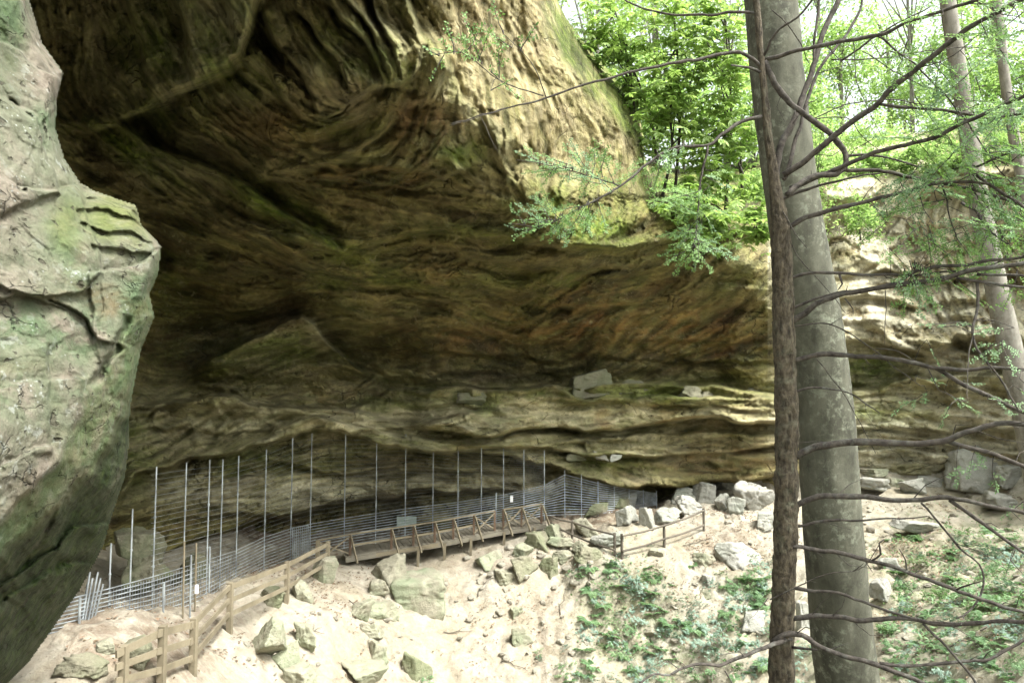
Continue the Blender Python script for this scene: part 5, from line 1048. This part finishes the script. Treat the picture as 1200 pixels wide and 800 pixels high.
for k, (px, py, d, wp, hp, n, foot, lb) in enumerate([(720, 40, 33, 80, 110, 200, (745, 170, 34), 'broad-leaved tree rising just behind the top of the bright overhang'), (790, 50, 31.5, 110, 130, 280, (790, 240, 34), 'broad-leaved tree with whorled leaves in the gap right of the overhang'),
        (850, 60, 31, 80, 140, 230, (850, 250, 34), 'broad-leaved tree close to the left side of the grey trunk'), (785, 150, 32, 90, 110, 260, (775, 235, 34), 'low broad-leaved tree against the dark edge of the overhang'), (850, 180, 31.5, 90, 110, 280, (870, 245, 34), 'low broad-leaved tree hanging over the cliff left of the trunks'),
        (820, 245, 31, 100, 80, 240, (826, 262, 33), 'straggling leafy tree drooping over the lip of the cave roof'), (740, 100, 33.6, 60, 80, 120, (770, 190, 35), 'slender broad-leaved tree tight behind the curve of the overhang'), (885, 262, 32.5, 50, 50, 90, (885, 280, 34), 'small leafy tree on the lip right beside the thin trunk')]):
    broad_tree(px, py, d, wp, hp, n, lb, seed=k, foot=foot)
for (px, py, d, wp, hp, lb) in [(962, 205, 20, 62, 160, 'bright yellow-green sapling right of the grey trunk, high on the cliff side'), (1008, 255, 24, 50, 60, 'small bright sapling in front of the pale cliff')]:
    far_tree(px, cliff_depth(px, 300) - 1.2, py, wp, hp, lb, None, ncl=40, nleaf=34, size=.22, mat='far', trunk_w=.05, seed=5, bark='branchbark', name='sapling', low=True)
# leaning trunks at the right
for rows, lb in [([(1215, 560, 27, 18), (1198, 470, 26, 18), (1174, 365, 24, 18), (1150, 250, 22, 18), (1134, 150, 19, 18), (1118, 50, 17, 18), (1108, -20, 16, 18), (1080, -250, 12, 18)], 'slim pale trunk leaning left near the right edge'),
                 ([(1222, 330, 14, 26), (1205, 250, 13, 26), (1192, 180, 12, 26), (1180, 110, 11, 26), (1172, 40, 10, 26), (1165, -40, 9, 26), (1150, -200, 7, 26)], 'faint distant trunk at the upper right edge')]:
    x, y, w_, d = rows[0]; p = at(x + 6, y, d); b = Vector((p.x + .3, p.y, min(H(p.x + .3, p.y), p.z - .3) - .2)); o = empty('grey_tree', b); tag(o, lb, 'tree'); trunk(o, rows, M['greybark'], b, 1.2, .03, 2.5, 20, .2)
    g = np.random.default_rng(int(x)); l_ = Leaf(); c = np.array(at(rows[-1][0], rows[-1][1], rows[-1][3])); crown(l_, c, 3, 2.6, 2.2, 12, 40, .16, g); l_.build('crown', M['far'], o)

# ---------------------------------------------------------------- growth on the slope
def shrub_mesh(seed, r=.5, n=420, size=.085):
    g = np.random.default_rng(seed); l_ = Leaf(); k = 16; cl = unit(g.normal(size=(k, 3)) * [1, 1, .6] + [0, 0, .45]) * g.uniform(.45, 1, (k, 1)) * [r, r, r * .8]; C = cl[g.integers(0, k, n // 6)] + g.normal(size=(n // 6, 3)) * r * .17; C[:, 2] = np.abs(C[:, 2])
    whorls(l_, C, g, size, 6); return l_
def fern_mesh(seed, r=.45):
    g = np.random.default_rng(seed); l_ = Leaf()
    for k in range(9):
        a = k * .698 + g.normal() * .2; d = np.array([math.cos(a), math.sin(a), 0]); n = 26; t = np.linspace(.1, 1, n); C = d * (t * r)[:, None] + np.array([0, 0, 1.]) * (r * (.75 * t - .72 * t * t))[:, None]
        for sg in (-1, 1):
            s = np.array([-d[1], d[0], 0]) * sg; l_.add(leaves(C, np.tile(s, (n, 1)) + d * .35 + [0, 0, -.15], np.tile([0, 0, 1.], (n, 1)), .26 * r * np.sin(np.pi * np.clip(t * .9 + .12, 0, 1)) + .01, .055 * r))
    return l_
def proto(leaf, name, mat): return mesh_obj(name, np.concatenate(leaf.V), np.concatenate(leaf.F), M[mat], None, False)
SH = [(shrub_mesh, 1, 'laurel'), (shrub_mesh, 2, 'laurel'), (shrub_mesh, 3, 'fern'), (shrub_mesh, 4, 'fern')]
shrubs = [None] * 4; ferns = [None] * 3
def plant(px, py, wpx, kind):
    p, d = hit(px, py); s = wpx * d / F
    if kind == 'shrub' or kind == 'bright':
        k = int(rng.integers(0, 2)) + (2 if kind == 'bright' else 0)
        if shrubs[k] is None: o = shrubs[k] = proto(shrub_mesh(k + 1), 'low_shrub', SH[k][2])
        else: o = shrubs[k].copy(); COL.objects.link(o)
        tag(o, 'low blue-green leafy shrub on the sandy slope' if k < 2 else 'low bright green leafy shrub on the sandy slope', 'shrub', 'blue-green shrubs on the slope' if k < 2 else 'bright green shrubs on the slope')
        o.scale = (s, s, s * rng.uniform(.6, 1))
    else:
        k = int(rng.integers(0, 3))
        if ferns[k] is None: o = ferns[k] = proto(fern_mesh(k + 11), 'fern', 'fern')
        else: o = ferns[k].copy(); COL.objects.link(o)
        tag(o, 'small green fern growing on the slope', 'fern', 'ferns on the slope'); o.scale = (s * 1.1, s * 1.1, s * 1.1)
    o.location = p - Vector((0, 0, .03)); o.rotation_euler = (rng.normal() * .08 + .25, 0, rng.uniform(0, 6.3))
for a in [(800, 728, 40), (818, 748, 46), (792, 704, 30), (845, 752, 40), (772, 690, 26), (748, 722, 30), (826, 730, 36), (780, 742, 34), (856, 735, 28), (895, 690, 26), (872, 700, 24), (905, 725, 26), (700, 700, 24), (748, 700, 26), (733, 680, 24), (838, 770, 34), (948, 765, 40), (935, 795, 44), (760, 795, 40), (632, 772, 18), (690, 742, 26), (728, 650, 16), (760, 640, 12), (905, 660, 18), (1160, 650, 46), (1195, 660, 46), (1180, 690, 46), (1130, 640, 30), (1150, 780, 50), (1190, 740, 50)]: plant(*a, 'shrub')
for a in [(715, 672, 26), (705, 688, 26), (722, 702, 30), (742, 740, 26), (712, 730, 24), (700, 760, 24), (735, 765, 28), (758, 672, 20), (880, 680, 34), (862, 690, 28), (895, 705, 32), (908, 745, 30), (880, 655, 18), (845, 672, 16), (630, 766, 16), (815, 795, 34), (835, 790, 28), (1080, 660, 30), (1060, 690, 30), (1100, 700, 36), (1140, 700, 40), (500, 798, 20), (950, 700, 20), (1045, 740, 30)]: plant(*a, 'bright')
g = np.random.default_rng(44)
for k in range(230):
    px, py = (g.uniform(1035, 1215), 615 + 190 * g.random() ** .8) if k < 130 else ((g.normal(745, 48), g.uniform(660, 800)) if k < 195 else (g.uniform(850, 910), g.uniform(665, 795)))
    plant(px, py, g.uniform(16, 34), ('fern', 'fern', 'bright', 'shrub')[int(g.integers(0, 4))])
# ground cover: small leaves too many to count
gl = Leaf(); g = np.random.default_rng(5)
gw = (grn * ((YY > 8) & (YY < 42)))
wgt = np.clip(gw - .12, 0, 1) ** 1.3; cellA = np.outer(np.gradient(hy), np.gradient(hx)); wgt = (wgt * cellA).ravel(); wgt /= wgt.sum()
pick = g.choice(len(wgt), 90000, p=wgt); C = gV[pick] + g.uniform(-.08, .08, (len(pick), 3)) * [1, 1, .2] + [0, 0, .04]
keep = vnoise(C * 1.1, 91) + .4 * vnoise(C * 3, 92) > -.12; C = C[keep]
n = len(C); gl.add(leaves(C, rdir(n, g) * [1, 1, .4] + [0, 0, .35], rdir(n, g) * .5 + [0, 0, 1], g.uniform(.06, .17, n), g.uniform(.04, .09, n)))
tag(gl.build('ground_cover', M['fern']), kind='stuff')

# fallen leaves: too many to count
def lb2(lst):
    o = np.zeros(XX.shape)
    for x, y, rx, ry, a in lst: o = np.maximum(o, a * np.exp(-(((gpx - x) / rx) ** 2 + ((gpy - y) / ry) ** 2)))
    return o * ((YY > 8) & (YY < 46))
lw = np.maximum(lb2([(850, 640, 70, 34, 1), (600, 700, 60, 90, .5), (480, 640, 110, 16, .9), (400, 700, 60, 40, .6), (340, 670, 60, 26, .8), (200, 760, 90, 40, .9), (100, 750, 60, 40, .9), (760, 690, 80, 50, .7), (1060, 650, 70, 50, .8), (1120, 740, 140, 90, .5), (650, 650, 60, 20, .9), (500, 770, 200, 40, .3), (870, 600, 80, 20, .7), (1080, 585, 120, 16, .8)]), .10 * ((YY > 10) & (YY < 44) & (XX > -16) & (XX < 22)))
wgt = (lw * cellA).ravel(); wgt /= wgt.sum(); g = np.random.default_rng(8)
pick = g.choice(len(wgt), 26000, p=wgt); C = gV[pick] + g.uniform(-.09, .09, (26000, 3)) * [1, 1, .1] + [0, 0, .03]
C = C[vnoise(C * .8, 95) + .6 * vnoise(C * 2.6, 96) > -.05]; n = len(C); ll = Leaf()
ll.add(leaves(C, rdir(n, g) * [1, 1, .25], rdir(n, g) * .45 + [0, 0, 1], g.uniform(.06, .15, n), g.uniform(.03, .07, n)))
tag(ll.build('fallen_leaves', M['litter']), kind='stuff')
# dead sticks on the slope
for k, (px, py, ang, lpx) in enumerate([(800, 640, 20, 40), (862, 648, -15, 36), (560, 700, 60, 30), (655, 720, 75, 44), (520, 742, 10, 34), (410, 705, -30, 30), (720, 770, 40, 50), (790, 770, -60, 40), (1060, 700, 25, 50), (1120, 650, -10, 60), (1150, 740, 35, 60), (690, 690, 80, 36), (350, 735, 20, 30), (585, 775, -20, 36), (1090, 765, -35, 50), (870, 720, 55, 36)]):
    q, d = hit(px, py); L = lpx * d / F; a = R(ang); g = np.random.default_rng(k); pts = []
    for f in np.linspace(0, 1, 7):
        x, y = q.x + math.cos(a) * L * f + g.normal() * .03, q.y + math.sin(a) * L * f * .8 + g.normal() * .03; pts.append((x, y, H(x, y) + .05 + .03 * g.random()))
    m = MB(); m.tube(pts, [.022, .021, .019, .016, .013, .010, .006], 6); i = int(g.integers(2, 5)); b_ = Vector(pts[i]); m.tube([b_, b_ + Vector((math.cos(a + .8), math.sin(a + .8), .2)) * L * .2, b_ + Vector((math.cos(a + .6), math.sin(a + .6), .1)) * L * .38], [.012, .009, .005], 5)
    tag(m.build('fallen_branch', M['greywood'], None, True), 'dead grey stick lying on the sandy slope', 'stick', 'dead sticks on the slope')
